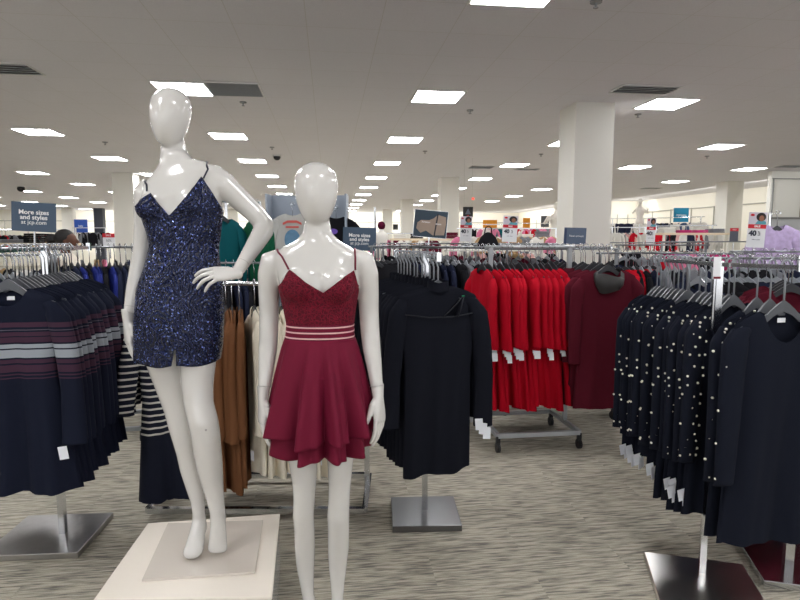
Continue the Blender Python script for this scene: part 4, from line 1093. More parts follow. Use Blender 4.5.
# low ceiling drop in front of the back wall and panel seams
SEAMW = mat('panel_seam', srgb(170, 168, 158), .6)
tr = MB()
for k in range(9):
    t = k / 9; X = 13.82 + .7 * t; Y = 24.6 - 11 * t; tr.box((X, Y, 1.45), (.03, .03, 2.6))
tr.bar((13.80, 24.5, 2.72), (14.5, 13.7, 2.72), .035)
for k in range(10): tr.box((12.22, 24.8 + 1.15 * k, 1.4), (.03, .03, 2.6))
for k in range(30): tr.box((-25 + 1.25 * k, 36.10, 1.4), (.025, .03, 2.5))
for k in range(3): tr.box((12.4 + .5 * k, 24.52, 1.4), (.02, .03, 2.5))
tr.bar((-26, 36.1, 2.62), (12.3, 36.1, 2.62), .04)
o = struct('trim_1', tr.mesh('trim', SEAMW)); o.matrix_world = GM
tr = MB()
for k in range(7): tr.box((11.3 + .82 * k, 13.52, 2.55), (.02, .03, 1.0))
tr.bar((11.25, 13.50, 2.06), (16.9, 13.50, 2.06), .05); tr.bar((11.25, 13.51, 3.06), (16.9, 13.51, 3.06), .02)
o = struct('trim_2', tr.mesh('trim', mat('seam_dark', srgb(120, 120, 118), .5))); o.matrix_world = GM
tr = MB(); tr.box((12.6, 13.50, 1.1), (2.6, .02, 1.9))
o = struct('trim_3', tr.mesh('trim', mat('grey_panel', srgb(186, 188, 190), .5))); o.matrix_world = GM

# ================= signs =================
def sign(name, label, cx, cy, wpx, hpx, d, m, tilt=0., yaw=0., cat='sign', group=None, pole=None, th=.006, hang=False):
    c = W(cx, cy, d); s = pxm(d, c.z); w_, h_ = wpx / s, hpx / s
    o = thing(name, label, cat, c, 0, group); o.rotation_euler = (0, tilt, yaw)
    link('card', MB().box((0, 0, 0), (w_, th, h_)).mesh('card', m), o)
    if pole is not None:
        p = MB().tube([(0, .012, -h_ / 2 + .02), (0, .012, -(c.z - pole))], .008, 8, ref=(0, 1, 0)); link('pole', p.mesh('pole', CHROME), o)
    if hang:
        p = MB()
        for s_ in (-1, 1): p.tube([(s_ * w_ * .4, 0, h_ / 2), (s_ * w_ * .4, 0, CEIL - c.z)], .0012, 4, ref=(0, 1, 0))
        link('hanging_wires', p.mesh('wires', GREYM), o)
    return o, w_, h_
def pan(o, name, m, x, z, w_, h_, y=-.0045):
    return link(name, MB().box((x, y, z), (w_, .002, h_)).mesh(name, m), o)
def flat(o, name, m, pts, y=-.006, t=.0015):
    n = len(pts); mb = MB(); mb.v = [(x, y, z) for x, z in pts] + [(x, y + t, z) for x, z in pts]
    mb.f = [tuple(range(n)), tuple(range(2 * n - 1, n - 1, -1))] + [(i, (i + 1) % n, n + (i + 1) % n, n + i) for i in range(n)]
    return link(name, mb.mesh(name, m), o)
def oval(cx, cz, rx, rz, n=20): return [(cx + rx * math.cos(2 * PI * k / n), cz + rz * math.sin(2 * PI * k / n)) for k in range(n)]
GREYT = mat('grey_print', srgb(90, 96, 110), .6); DARKT = mat('dark_print', srgb(44, 50, 66), .6)
SKIN = mat('printed_skin', srgb(150, 100, 78), .6); HAIRP = mat('printed_hair', srgb(30, 24, 24), .6); TEAL = mat('printed_teal', srgb(90, 160, 176), .6); LILAC = mat('printed_lilac', srgb(206, 200, 212), .6)
def jcp(label, cx, cy, w_, h_, d, tilt, yaw, pole):
    o, a, b = sign('online_sign', label, cx, cy, w_, h_, d, SLATE, tilt, yaw, pole=pole)
    s = b
    text('More sizes', s * .215, TEXTW, o, (0, -.005, s * .155), bold=s * .004); text('and styles', s * .215, TEXTW, o, (0, -.005, -s * .02), bold=s * .004); text('at jcp.com', s * .19, TEXTW, o, (0, -.005, -s * .19))
    return o
jcp('dark blue sign on a pole reading more sizes and styles, above the striped sweaters', 34, 217, 40, 29, 5.4, .05, .22, 1.46)
jcp('dark blue sign reading more sizes and styles, beside the standing mannequin shoulder', 359.5, 239, 33, 23, 5.5, .03, .05, 1.3)
# tall chrome pole beside it
o, a, b = sign('garment_photo_sign', 'tilted dark photo sign of a knitted garment above the black dress stand', 430.5, 224, 33, 26.5, 5.6, mat('photo_teal', srgb(40, 58, 72), .5, var=.2, vscale=5), .09, 0, pole=1.42)
KN = mat('photo_beige', srgb(150, 132, 118), .6, var=.12, vscale=14)
flat(o, 'printed_garment', KN, [(-a * .42, -b * .20), (-a * .40, b * .02), (-a * .30, b * .12), (-a * .05, b * .14), (a * .08, b * .22), (a * .20, b * .36), (a * .45, b * .30), (a * .47, b * .05), (a * .44, -b * .38), (a * .10, -b * .42), (-a * .12, -b * .26), (-a * .28, -b * .36)])
flat(o, 'printed_seam', mat('photo_dark', srgb(38, 42, 50), .6), [(a * .12, -b * .46), (a * .16, -b * .46), (a * .22, b * .40), (a * .18, b * .40)], y=-.0075)
for s_, (x, z) in enumerate(((-a * .14, b * .06), (a * .24, b * .02))): text(('Sweater', 'dress')[s_], b * .10, TEXTW, o, (x, -.009, z))
fr = MB()
for z in (-b / 2, b / 2): fr.bar((-a / 2, 0, z), (a / 2, 0, z), .005)
for x in (-a / 2, a / 2): fr.bar((x, 0, -b / 2), (x, 0, b / 2), .005)
link('sign_frame', fr.mesh('frame', CHROME), o)
o, a, b = sign('department_sign', 'small slate blue sign held before the big square pillar', 575, 236, 22, 16.5, 6.6, mat('slate_light', srgb(88, 104, 126), .5), .03, 0, pole=1.40)
text('New arrivals', b * .17, TEXTW, o, (b * .08, -.005, 0)); pan(o, 'dark_edge', mat('slate_dark', srgb(50, 66, 100), .5), -a * .44, -b * .02, a * .1, b * .92)
def sale(label, cx, cy, w_, h_, d, tilt, yaw, pole, big='40', face=True, off='% off'):
    o, a, b = sign('sale_sign', label, cx, cy, w_, h_, d, PAPER, tilt, yaw, pole=pole)
    pan(o, 'red_band', RED, 0, b * .10, a, b * .115)
    pan(o, 'photo_panel', LILAC, 0, b * .33, a, b * .34)
    if face:
        flat(o, 'printed_hair', HAIRP, oval(a * .17, b * .37, a * .27, b * .12), y=-.007)
        flat(o, 'printed_shoulders', TEAL, [(-a * .15, b * .16), (a * .46, b * .16), (a * .46, b * .24), (a * .25, b * .28), (0, b * .26)], y=-.0065)
        flat(o, 'printed_face', SKIN, oval(a * .20, b * .33, a * .14, b * .085), y=-.0085)
        flat(o, 'red_roundel', RED, oval(-a * .32, b * .42, a * .11, b * .035), y=-.0085)
    text('SALE', b * .075, TEXTW, o, (0, -.008, b * .10), bold=.001); 
    text(big, b * .20, DARKT, o, (-a * .22, -.006, -b * .10), bold=.003); text('%', b * .11, DARKT, o, (a * .14, -.006, -b * .075)); text('off', b * .07, GREYT, o, (a * .14, -.006, -b * .14))
    text('select styles', b * .045, GREYT, o, (0, -.006, -b * .27))
    return o
sale('tall red and white sale sign beside the lilac blouse', 756.5, 230, 17, 35, 4.9, .04, -.1, 1.35)
sale('red and white sale sign left of the big square pillar, over the red dresses'.replace('left of', 'standing before'), 510, 229, 15, 26, 6.4, .05, .1, 1.35)
sale('red and white sale sign beside the black square hanging sign', 466, 229, 12, 25, 7.2, .02, .1, 1.3)
sale('small red and white sale sign under the white wall mannequins', 651, 231, 9, 26, 9.5, .02, 0, 1.3)
o, a, b = sign('sale_sign', 'small white sign with a red header beside the pillar near the sequined mannequin', 109, 240, 12, 13, 6.2, PAPER, 0, 0, pole=1.3)
pan(o, 'red_header', RED, 0, b * .35, a, b * .3); text('SALE', b * .2, TEXTW, o, (0, -.008, b * .35)); text('50%', b * .25, GREYT, o, (0, -.006, -b * .05))
o, a, b = sign('sale_sign', 'small dark sign with a red header before the far wall pillar', 734, 235, 8, 14, 8.5, mat('dark_card', srgb(76, 80, 92), .5), 0, -.1, pole=1.3)
pan(o, 'red_header', RED, 0, b * .38, a, b * .2); text('SALE', b * .12, TEXTW, o, (0, -.008, b * .38))
o, a, b = sign('hanging_sign', 'square black sign hung from the ceiling with a pale triangle emblem', 468, 212, 10, 10, 12.5, mat('black_card', (.012, .012, .014), .5), 0, 0, hang=True)
flat(o, 'triangle_emblem', GREYT, [(-a * .3, -b * .22), (a * .3, -b * .22), (0, b * .35)]); pan(o, 'red_stripe', RED, 0, -b * .36, a * .2, b * .06)
o, a, b = sign('exit_sign', 'tiny red lit sign hanging from the ceiling near the orange wall sign', 473, 197, 2.6, 6, 24, emis('exit_red', (.9, .12, .08), .8), 0, 0, hang=True)
EMP = lambda n, c: mat(n, c, .5)
for lb, cx, cy, w_, h_, d, m, tx in (
    ('orange rectangular sign on the far wall beside the sale sign', 490, 224.5, 14, 9, 30, EMP('orange_card', srgb(240, 158, 40)), 'clearance'),
    ('orange six-sided sign on the far wall', 526.5, 223, 7, 10, 30, EMP('orange_card', srgb(240, 158, 40)), 'sale'),
    ('dark grey sign on the far wall before the big pillar', 545, 221.5, 8, 11, 29, EMP('grey_card', srgb(72, 76, 84)), 'kids'),
    ('bright blue sign on the far wall beyond the sequined mannequin pillar', 81, 226, 13, 13, 31, EMP('blue_card', srgb(30, 70, 150)), 'baby'),
    ('teal square sign on the cream panelled wall', 681, 215, 14.5, 14, 20.6, EMP('teal_card', srgb(22, 128, 168)), 'intimates'),
    ('small black square sign on the far centre wall', 395.5, 227, 5, 5.5, 32, EMP('black_card', (.012, .012, .014)), '')):
    o, a, b = sign('wall_sign', lb, cx, cy, w_, h_, d, m, 0, 0, th=.05)
    if tx: text(tx, a * .19, TEXTW, o, (0, -.03, 0))
# brackets that carry the signs mounted away from the walls are hidden behind them
o = link('grey_wall_fin', MB().box((0, 0, CEIL / 2), (.5, .3, CEIL)).mesh('fin', EMP('fin_grey', srgb(58, 62, 72))), None, (W(100, 225, 32).x, 32, 0)); o.name = 'column'; o['kind'] = 'structure'

# ================= background racks =================
def tint(c, k): return tuple(x * k for x in c)
bgc = {'black': (.011, .011, .014), 'navy': (.014, .018, .04), 'blue': srgb(34, 44, 116), 'grey': srgb(120, 122, 128), 'white': srgb(214, 212, 206), 'red': srgb(190, 22, 40), 'wine': srgb(92, 24, 44), 'pink': srgb(206, 120, 150), 'lilac': srgb(150, 132, 172), 'teal': srgb(22, 92, 100), 'green': srgb(18, 78, 54), 'tan': srgb(170, 140, 104), 'magenta': srgb(180, 50, 110), 'denim': srgb(70, 88, 116), 'blush': srgb(216, 170, 166)}
bgm = {k: cloth_mat('cloth_' + k, v, .85, 0 if k in ('black', 'navy') else .15, 120, .3) for k, v in bgc.items()}
MATS['cloth_blue'].node_tree.nodes['Principled BSDF'].inputs['Roughness'].default_value = .5
def bgshape(L, seed, m, nm, ln=.5):
    g = garment(nm, m, Wd=.185, L=L, hem=.20, waist=(.5, .175), T=.05, amp=.012, seed=seed, nu=14, nv=8, z0=-.15, drop=.05)
    mb = MB()
    for s in (-1, 1): mb.tube(sleeve_path(s, .185, -.15, .05, ln, .03), [(.02, .01), (.036, .015), (.046, .02), (.044, .02), (.04, .018), (.036, .016), (.036, .016)], 8, ref=(1, 0, 0))
    bm = bmesh.new(); bm.from_mesh(g); t = mb.mesh('t', m, True); bm.from_mesh(t); g2 = bpy.data.meshes.new(nm); bm.to_mesh(g2); bm.free(); g2.materials.append(m); return g2
BGS = {}
def bgspec(c, kind):
    k = (c, kind)
    nmk = 't_shirt' if kind == 'top' else kind
    if k not in BGS:
        L = {'blouse': .62, 'dress': .95, 'top': .5}[kind]
        BGS[k] = [(c + '_' + nmk, nmk.replace('_', '-'), bgshape(L, sd, bgm[c], c + '_' + kind, .5 if kind != 'top' else .18), []) for sd in (1, 2)]
    return BGS[k]
CN = {'black': 'black', 'navy': 'navy', 'blue': 'royal blue', 'grey': 'grey', 'white': 'white', 'red': 'red', 'wine': 'wine red', 'pink': 'pink', 'lilac': 'lilac', 'teal': 'teal', 'green': 'dark green', 'tan': 'tan', 'magenta': 'magenta', 'denim': 'denim blue', 'blush': 'blush pink'}
BGCH = mat('rack_steel', (.26, .28, .30), .35, 1.)
def bg_row(px0, px1, d0, d1, zr, n, colours, kind, where, group, turn=.5, hk='black', hangers=True, seed=1, rack=True, racklabel=None, depth=.45):
    rnd = random.Random(seed)
    p0 = W(px0, 250, d0); p1 = W(px1, 250, d1); p0.z = p1.z = zr
    cs = [rnd.choice(colours) for _ in range(n)]
    sp = []; 
    for c in cs: sp.append(bgspec(c, kind)[rnd.randrange(2)])
    hang_row(sp, p0, p1, n, lambda i: '%s %s' % (CN[cs[i]], kind), where, group, hk, turn=turn, jit=.12, rnd=rnd, pick=lambda i: i, hangers=hangers, lite=True)
    if rack: rail_rack(racklabel or 'chrome rack ' + where, p0 + (p0 - p1).normalized() * .06, p1 + (p1 - p0).normalized() * .06, zr - .012, depth, low=.10, m=BGCH, thin=True)
A = 'along the '
bg_row(-20, 44, 3.75, 3.95, 1.41, 9, ['navy', 'black', 'grey', 'denim'], 'blouse', A + 'rack behind the striped sweater stand', 'blouses behind the striped sweaters', hk='clear', seed=2)
bg_row(64, 132, 4.25, 4.35, 1.46, 12, ['blue', 'navy', 'blue', 'black'], 'dress', A + 'royal blue rack by the sequined mannequin', 'royal blue dresses', hk='black', seed=3)
bg_row(-10, 46, 5.9, 5.7, 1.36, 7, ['black', 'navy', 'tan', 'white'], 'blouse', A + 'rack below the jcp.com sign', 'blouses below the online sign', hangers=False, seed=4)
bg_row(60, 128, 6.9, 6.9, 1.42, 7, ['pink', 'navy', 'grey', 'black', 'tan'], 'blouse', A + 'rack before the person in white', 'blouses before the shopper', hangers=False, seed=5)
bg_row(218, 268, 4.3, 4.3, 1.34, 8, ['black', 'navy', 'black'], 'dress', A + 'dark rack between the mannequins', 'dark dresses between the mannequins', hk='black', seed=6)
bg_row(222, 262, 5.6, 5.6, 1.44, 5, ['white', 'grey', 'wine', 'black'], 'blouse', A + 'rack under the green blouse', 'blouses under the green one', hangers=False, seed=7)
bg_row(376, 424, 4.7, 5.3, 1.46, 10, ['black', 'black', 'navy'], 'dress', A + 'rack behind the black dress stand', 'black dresses behind the stand', hk='black', seed=8)
bg_row(420, 500, 5.1, 5.0, 1.45, 13, ['black', 'navy', 'black', 'grey'], 'blouse', A + 'rack between black and red dresses', 'dark blouses between the stands', hk='clear', seed=9)
bg_row(388, 470, 7.0, 7.0, 1.47, 9, ['black', 'white', 'wine', 'grey'], 'blouse', A + 'rack under the garment photo sign', 'blouses under the photo sign', hangers=False, seed=10)
bg_row(470, 556, 6.1, 6.1, 1.46, 10, ['black', 'grey', 'navy', 'wine'], 'blouse', A + 'rack behind the red dresses', 'blouses behind the red dresses', hk='clear', seed=11)
bg_row(480, 560, 8.6, 8.6, 1.46, 8, ['white', 'tan', 'black', 'blush'], 'blouse', A + 'pale rack before the orange sign', 'pale blouses by the orange sign', hangers=False, seed=12)
bg_row(606, 654, 4.9, 5.1, 1.40, 9, ['red', 'red', 'black', 'wine'], 'dress', A + 'red rack beside the big pillar', 'red dresses beside the pillar', hk='black', seed=13)
bg_row(624, 700, 6.0, 6.0, 1.46, 9, ['black', 'red', 'pink', 'black', 'grey'], 'blouse', A + 'mixed rack beyond the pearl sleeve stand', 'mixed blouses beyond the pearls', hk='clear', seed=14)
bg_row(666, 744, 7.2, 7.4, 1.49, 9, ['lilac', 'magenta', 'grey', 'black', 'pink'], 'blouse', A + 'lilac rack before the wall pillar', 'lilac blouses by the wall pillar', hangers=False, seed=15)
bg_row(612, 690, 9.0, 9.0, 1.47, 8, ['black', 'wine', 'white', 'black'], 'blouse', A + 'rack under the white wall mannequins', 'blouses under the wall mannequins', hangers=False, seed=16)
bg_row(700, 812, 3.55, 3.5, 1.40, 14, ['black', 'black', 'navy'], 'dress', A + 'black rack beyond the pearl sleeve stand', 'black dresses beyond the pearls', hk='clear', seed=17)
bg_row(744, 825, 4.6, 4.5, 1.42, 9, ['black', 'navy', 'grey'], 'blouse', A + 'dark rack under the tall sale sign', 'dark blouses under the tall sale sign', hk='clear', seed=18)
bg_row(756, 812, 6.3, 6.0, 1.50, 6, ['blush', 'white', 'blush'], 'blouse', A + 'blush rack at the picture edge', 'blush blouses', hangers=False, seed=19)
bg_row(384, 470, 5.9, 5.9, 1.43, 11, ['black', 'navy', 'grey', 'black'], 'blouse', A + 'dark rack beyond the black dresses', 'dark blouses beyond the black dresses', hk='black', seed=31)
bg_row(496, 610, 5.15, 5.3, 1.43, 14, ['black', 'wine', 'black', 'wine', 'navy'], 'blouse', A + 'wine and black rack behind the red dresses', 'wine and black blouses', hk='black', seed=32)
bg_row(634, 742, 5.0, 4.7, 1.40, 13, ['black', 'black', 'navy', 'grey'], 'blouse', A + 'black rack before the mixed one', 'black blouses before the mixed rack', hk='clear', seed=33)
# reflected burgundy clothes beside the mirror plate
hang_row([specW(0, []), specW(1, [])], (1.97, 2.86, 1.41), (2.10, 3.12, 1.41), 4, 'burgundy knit dress', 'hanging at the picture edge over the mirror plate', 'burgundy dresses at the edge', 'black', jit=.05)
# wall rails
def wall_row(px0, px1, d0, d1, z, n, colours, kind, where, group, seed, scale=.7):
    rnd = random.Random(seed); p0 = W(px0, 235, d0); p1 = W(px1, 235, d1); p0.z = p1.z = z
    dv = p1 - p0
    o = thing('merchandise_rail', 'chrome garment rail ' + where, 'clothes rail', (p0 + p1) / 2, math.atan2(dv.y, dv.x))
    L = dv.length
    link('bar', MB().tube([(-L / 2 - .1, 0, 0), (L / 2 + .1, 0, 0)], .012, 6, ref=(0, 0, 1)).mesh('bar', CHROME), o)
    for s_ in (-1, 1): link('support', MB().box((s_ * L / 2, 0, -z / 2), (.03, .03, z)).mesh('support', CHROME), o)
    for i in range(n):
        c = rnd.choice(colours); q = bgspec(c, kind)[0]
        put_garment(q, p0 + dv * (i / max(1, n - 1)), math.atan2(dv.y, dv.x) + rnd.uniform(-.2, .2), '%s %s, %s %s' % (CN[c], kind, ORD[i], where), group, True)
wall_row(612, 643, 19, 19, 2.20, 6, ['black', 'white', 'white', 'navy'], 'top', 'on the upper wall rail past the big pillar', 'tops on the upper wall rail', 21)
wall_row(655, 700, 17.5, 16.5, 2.16, 11, ['white', 'black', 'navy', 'white', 'denim'], 'top', 'on the upper rail under the teal sign', 'tops under the teal sign', 22)
wall_row(612, 645, 16.5, 16.5, 1.86, 9, ['white', 'blush', 'white', 'red', 'grey'], 'top', 'on the lower wall rail past the big pillar', 'tops on the lower wall rail', 23)
wall_row(656, 712, 15.0, 14.2, 1.86, 14, ['white', 'black', 'blush', 'white', 'grey', 'red', 'navy'], 'top', 'on the lower rail under the teal sign', 'tops under the teal sign, lower', 24)
wall_row(474, 512, 20, 20, 2.04, 9, ['white', 'tan', 'pink', 'black', 'teal', 'white'], 'top', 'on the far rail under the orange sign', 'tops under the orange sign', 25)
wall_row(516, 555, 18, 18, 2.02, 10, ['white', 'pink', 'tan', 'grey', 'white', 'red'], 'top', 'on the far rail before the big pillar', 'tops before the big pillar', 26)
wall_row(2, 62, 17, 17, 1.80, 13, ['white', 'grey', 'black', 'tan', 'denim', 'red'], 'top', 'on the far rail behind the person in white', 'tops behind the shopper', 27)
wall_row(76, 106, 20, 20, 1.92, 7, ['white', 'black', 'pink', 'grey'], 'top', 'on the far rail under the blue sign', 'tops under the blue sign', 28)
wall_row(378, 432, 14, 14, 1.66, 9, ['white', 'tan', 'wine', 'grey', 'pink'], 'top', 'on the far rail beyond the photo sign', 'tops beyond the photo sign', 29)
wall_row(225, 262, 14, 14, 1.78, 7, ['white', 'tan', 'black', 'pink', 'grey'], 'top', 'on the far rail between the mannequins', 'tops between the mannequins', 30)
wall_row(462, 556, 11, 11, 1.72, 13, ['white', 'grey', 'tan', 'black', 'pink', 'denim'], 'top', 'on the middle rail under the orange sign', 'tops on the middle rail', 34)

# high hung single pieces
def face_out(c, kind, px, py, d, label, hk='black', turn=0, rackless=False, z=None):
    p = W(px, py, d)
    put_garment(bgspec(c, kind)[0], p, turn, label, None, True); put_hanger(hk, p, turn, 'black hanger holding the ' + label.split(',')[0], None)
    o = thing('display_pole', 'tall chrome pole with an arm for the ' + label.split(',')[0], 'display pole', (p.x, p.y + .10, 0))
    link('pole', MB().tube([(0, 0, .02), (0, 0, p.z)], .014, 8, ref=(1, 0, 0)).mesh('pole', CHROME), o)
    link('arm', MB().bar((0, 0, p.z - .012), (0, -.16, p.z - .012), .012).mesh('arm', CHROME), o)
    link('base_plate', MB().box((0, 0, .01), (.3, .3, .02)).mesh('plate', CHROME), o)
face_out('teal', 'blouse', 222, 200, 4.8, 'teal blouse hanging high beside the sequined dress', turn=.9)
face_out('green', 'blouse', 257, 201, 4.9, 'dark green blouse hanging high between the mannequins', turn=-.7)
bgm['print'] = None
PRT = mat('lilac_print', srgb(176, 158, 196), .8, bump=.2, bscale=40, var=.35, vscale=28)
pb = garment('printed_blouse_body', PRT, Wd=.20, L=.55, hem=.24, T=.05, amp=.012, seed=4, nu=18, nv=10, z0=-.12, drop=.05)
ps = [sleeve('sleeve', PRT, s, Wd=.20, z0=-.12, ln=.24, splay=.11, rt=(.075, .03), rc=(.07, .03), bell=.2) for s in (-1, 1)]
p = W(778, 212, 5.4)
put_garment(('printed_blouse', 'blouse', pb, [('sleeve', ps[0], []), ('sleeve', ps[1], [])]), p, .05, 'lilac printed blouse hung face out beside the tall sale sign', None)
put_hanger('black', p, .05, 'black hanger holding the lilac printed blouse', None)
o = thing('display_pole', 'tall chrome pole with an arm for the lilac printed blouse', 'display pole', (p.x, p.y + .12, 0))
link('pole', MB().tube([(0, 0, .02), (0, 0, p.z)], .014, 8, ref=(1, 0, 0)).mesh('pole', CHROME), o)
link('arm', MB().bar((0, 0, p.z - .012), (0, -.16, p.z - .012), .012).mesh('arm', CHROME), o)
link('base_plate', MB().box((0, 0, .01), (.3, .3, .02)).mesh('plate', CHROME), o)
jk = bgspec('grey', 'blouse')[0]
put_garment(jk, W(768, 240, 5.6), .1, 'grey skirted blouse hanging below the lilac printed one', None, True)

# display panel with two sweatshirts
PNL = mat('panel_blue_grey', srgb(158, 168, 182), .4)
pc = W(310, 230, 6.3)
o = thing('display_screen', 'tall pale blue-grey display screen behind the standing mannequin head', 'display screen', (pc.x, 6.3, 0))
w6 = 76 / pxm(6.3, 1.8); ztop = W(310, 195.5, 6.3).z
link('panel', MB().box((0, 0, ztop / 2), (w6, .03, ztop)).mesh('panel', PNL), o)
ww = MB().box((-w6 / 2, -.12, ztop / 2), (.02, .26, ztop)); link('side_wing', ww.mesh('wing', PNL), o)
ww = MB().box((w6 / 2, -.12, ztop / 2), (.02, .26, ztop)); link('side_wing', ww.mesh('wing', PNL), o)
GSW = cloth_mat('sweat_grey', srgb(190, 190, 186), .9, .2); BSW = cloth_mat('sweat_black', (.012, .012, .015), .9, 0)
def sweat(m, nm, label, px, py, d, turn, deco):
    b = garment(nm, m, Wd=.20, L=.62, hem=.23, T=.06, amp=.008, seed=6, nu=18, nv=10, z0=-.10, drop=.05, neck=.07, nd=.03)
    sl = [sleeve('sleeve', m, s, Wd=.20, z0=-.10, ln=.52, splay=.06, rt=(.06, .03), rc=(.045, .025)) for s in (-1, 1)]
    p = W(px, py, d)
    o = put_garment((nm, 'sweatshirt', b, [('sleeve', sl[0], []), ('sleeve', sl[1], [])]), p, turn, label, None)
    put_hanger('black', p, turn, 'black hanger holding the ' + label.split(',')[0], None); deco(o)
PBL = mat('print_blue', srgb(96, 136, 168), .7, var=.3, vscale=30)
def dg(o):
    CO = mat('print_coral', srgb(206, 92, 84), .7)
    flat(o, 'printed_arc', CO, [(-.10, -.20), (-.05, -.175), (.05, -.175), (.10, -.20), (.10, -.225), (.05, -.20), (-.05, -.20), (-.10, -.225)], y=-.045); flat(o, 'printed_bar', CO, [(-.07, -.235), (.07, -.235), (.07, -.255), (-.07, -.255)], y=-.045)
    flat(o, 'printed_patch', PBL, oval(0, -.38, .085, .11), y=-.045)
def db(o):
    flat(o, 'printed_patch', mat('print_violet', srgb(120, 90, 190), .7), oval(-.03, -.26, .05, .03), y=-.045); flat(o, 'printed_dot', RED, oval(-.03, -.33, .03, .02), y=-.045)
sweat(GSW, 'grey_sweatshirt', 'light grey sweatshirt with a coral and blue print, beside the standing mannequin head', 292.5, 204, 6.15, 0, dg)
sweat(BSW, 'black_sweatshirt', 'black sweatshirt with a small violet print on the display screen', 336, 207, 6.15, 0, db)
for px_, nm in ((292.5, 'grey'), (336, 'black')):
    q = W(px_, 204 if nm == 'grey' else 207, 6.15)
    o = thing('wall_hook', 'small chrome hook on the display panel holding the %s sweatshirt' % nm, 'hook', q)
    link('arm', MB().bar((0, -.03, -.006), (0, .14, -.006), .01).mesh('arm', CHROME), o)

# white dress forms on the wall and maroon hat on a form
FORM = mat('form_white', srgb(232, 228, 220), .4)
def dress_form(label, px, py, d, s=1., hat=None, armsx=False):
    p = W(px, py, d); o = thing('dress_form', label, 'mannequin bust', (p.x, p.y, 0))
    mb = MB(); rs = []
    for z, rx, ry in ((-.42, .13, .10), (-.3, .145, .11), (-.15, .11, .09), (0, .14, .10), (.10, .15, .09), (.16, .12, .07), (.19, .055, .05), (.26, .045, .045)):
        rs.append([Vector((math.cos(2 * PI * j / 14) * rx * s, math.sin(2 * PI * j / 14) * ry * s, p.z + z * s)) for j in range(14)])
    mb.rings(rs)
    if armsx:
        for q in (-1, 1): mb.tube([(q * .13 * s, 0, p.z + .10 * s), (q * .26 * s, -.03, p.z - .02 * s), (q * .20 * s, -.12, p.z + .12 * s)], [.045 * s, .035 * s, .03 * s], 8)
        mb.ball((0, 0, p.z + .36 * s), (.07 * s, .08 * s, .10 * s), 12, 8)
    link('body', mb.mesh('form', FORM, True), o)
    link('pole', MB().tube([(0, 0, .02), (0, 0, p.z - .3 * s)], .02, 8, ref=(1, 0, 0)).mesh('pole', CHROME), o)
    link('base_plate', MB().tube([(0, 0, 0), (0, 0, .02)], .16, 16, ref=(1, 0, 0)).mesh('plate', CHROME), o)
    return o, p
dress_form('white mannequin with raised arms on the shelf under the cream wall', 640, 212, 17, .85, armsx=True)
dress_form('white mannequin bust beside the dark grey wall sign and big pillar', 556, 222, 17, 1.3, armsx=True)
o, p = dress_form('white form wearing a maroon hat beyond the photo sign', 381.5, 240, 8.0, .6)
link_h = tag(link('knit_hat', MB().ball((0, 0, 0), (.055, .06, .06), 14, 8).mesh('hat', cloth_mat('maroon_knit', srgb(84, 20, 46), .9, 0), True), None, (p.x, p.y, p.z + .20)), 'maroon knit hat on the small white form beyond the black dresses', 'hat')
# white display tables with folded clothes
def table(label, px, py, d, w_, cols, seed, where, group, h_=None):
    p = W(px, py, d); z = h_ or p.z; rnd = random.Random(seed)
    o = thing('display_table', label, 'table', (p.x, p.y, 0))
    link('tabletop', MB().box((0, 0, z - .02), (w_, .6, .04)).mesh('top', mat('birch', srgb(222, 206, 180), .5)), o)
    for sx in (-1, 1):
        for sy in (-1, 1): link('leg', MB().box((sx * (w_ / 2 - .04), sy * .26, (z - .04) / 2), (.04, .04, z - .04)).mesh('leg', WHITE), o)
    link('shelf', MB().box((0, 0, z * .62), (w_ - .1, .5, .03)).mesh('shelf', WHITE), o)
    n = int(w_ / .34)
    for i in range(n):
        c = cols[rnd.randrange(len(cols))]; x = -w_ / 2 + .2 + i * .34; k = rnd.randint(2, 5)
        f = MB()
        for q in range(k): f.box((rnd.uniform(-.01, .01), 0, .015 + .03 * q), (.25, .3, .027), rz=rnd.uniform(-.06, .06))
        s_ = tag(link('folded_clothes', f.mesh('folded', bgm[c]), None, (p.x + x, p.y, z)), '%s folded clothes, %s on the %s' % (CN[c], ORD[i], where), 'folded clothes', group); bevel(s_, .01)
table('white and birch display table below the jcp.com sign', 26, 243, 9.0, 1.4, ['black', 'grey', 'white', 'tan'], 1, 'table below the jcp.com sign', 'folded clothes below the online sign')
table('birch display table beyond the orange sign rack', 540, 237, 12, 1.0, ['white', 'tan', 'grey', 'navy'], 2, 'table before the big pillar', 'folded clothes before the big pillar')
table('birch display table behind the photo sign', 425, 238.5, 11.5, 1.4, ['wine', 'white', 'black', 'blush'], 3, 'table behind the photo sign', 'folded clothes behind the photo sign')
table('birch display table past the green blouse', 238, 236, 9.5, .9, ['denim', 'tan', 'white', 'black'], 4, 'table between the mannequins', 'folded clothes between the mannequins')
table('birch display table past the lilac rack', 690, 233, 12, 1.4, ['black', 'magenta', 'white', 'grey'], 5, 'table under the teal sign', 'folded clothes under the teal sign')
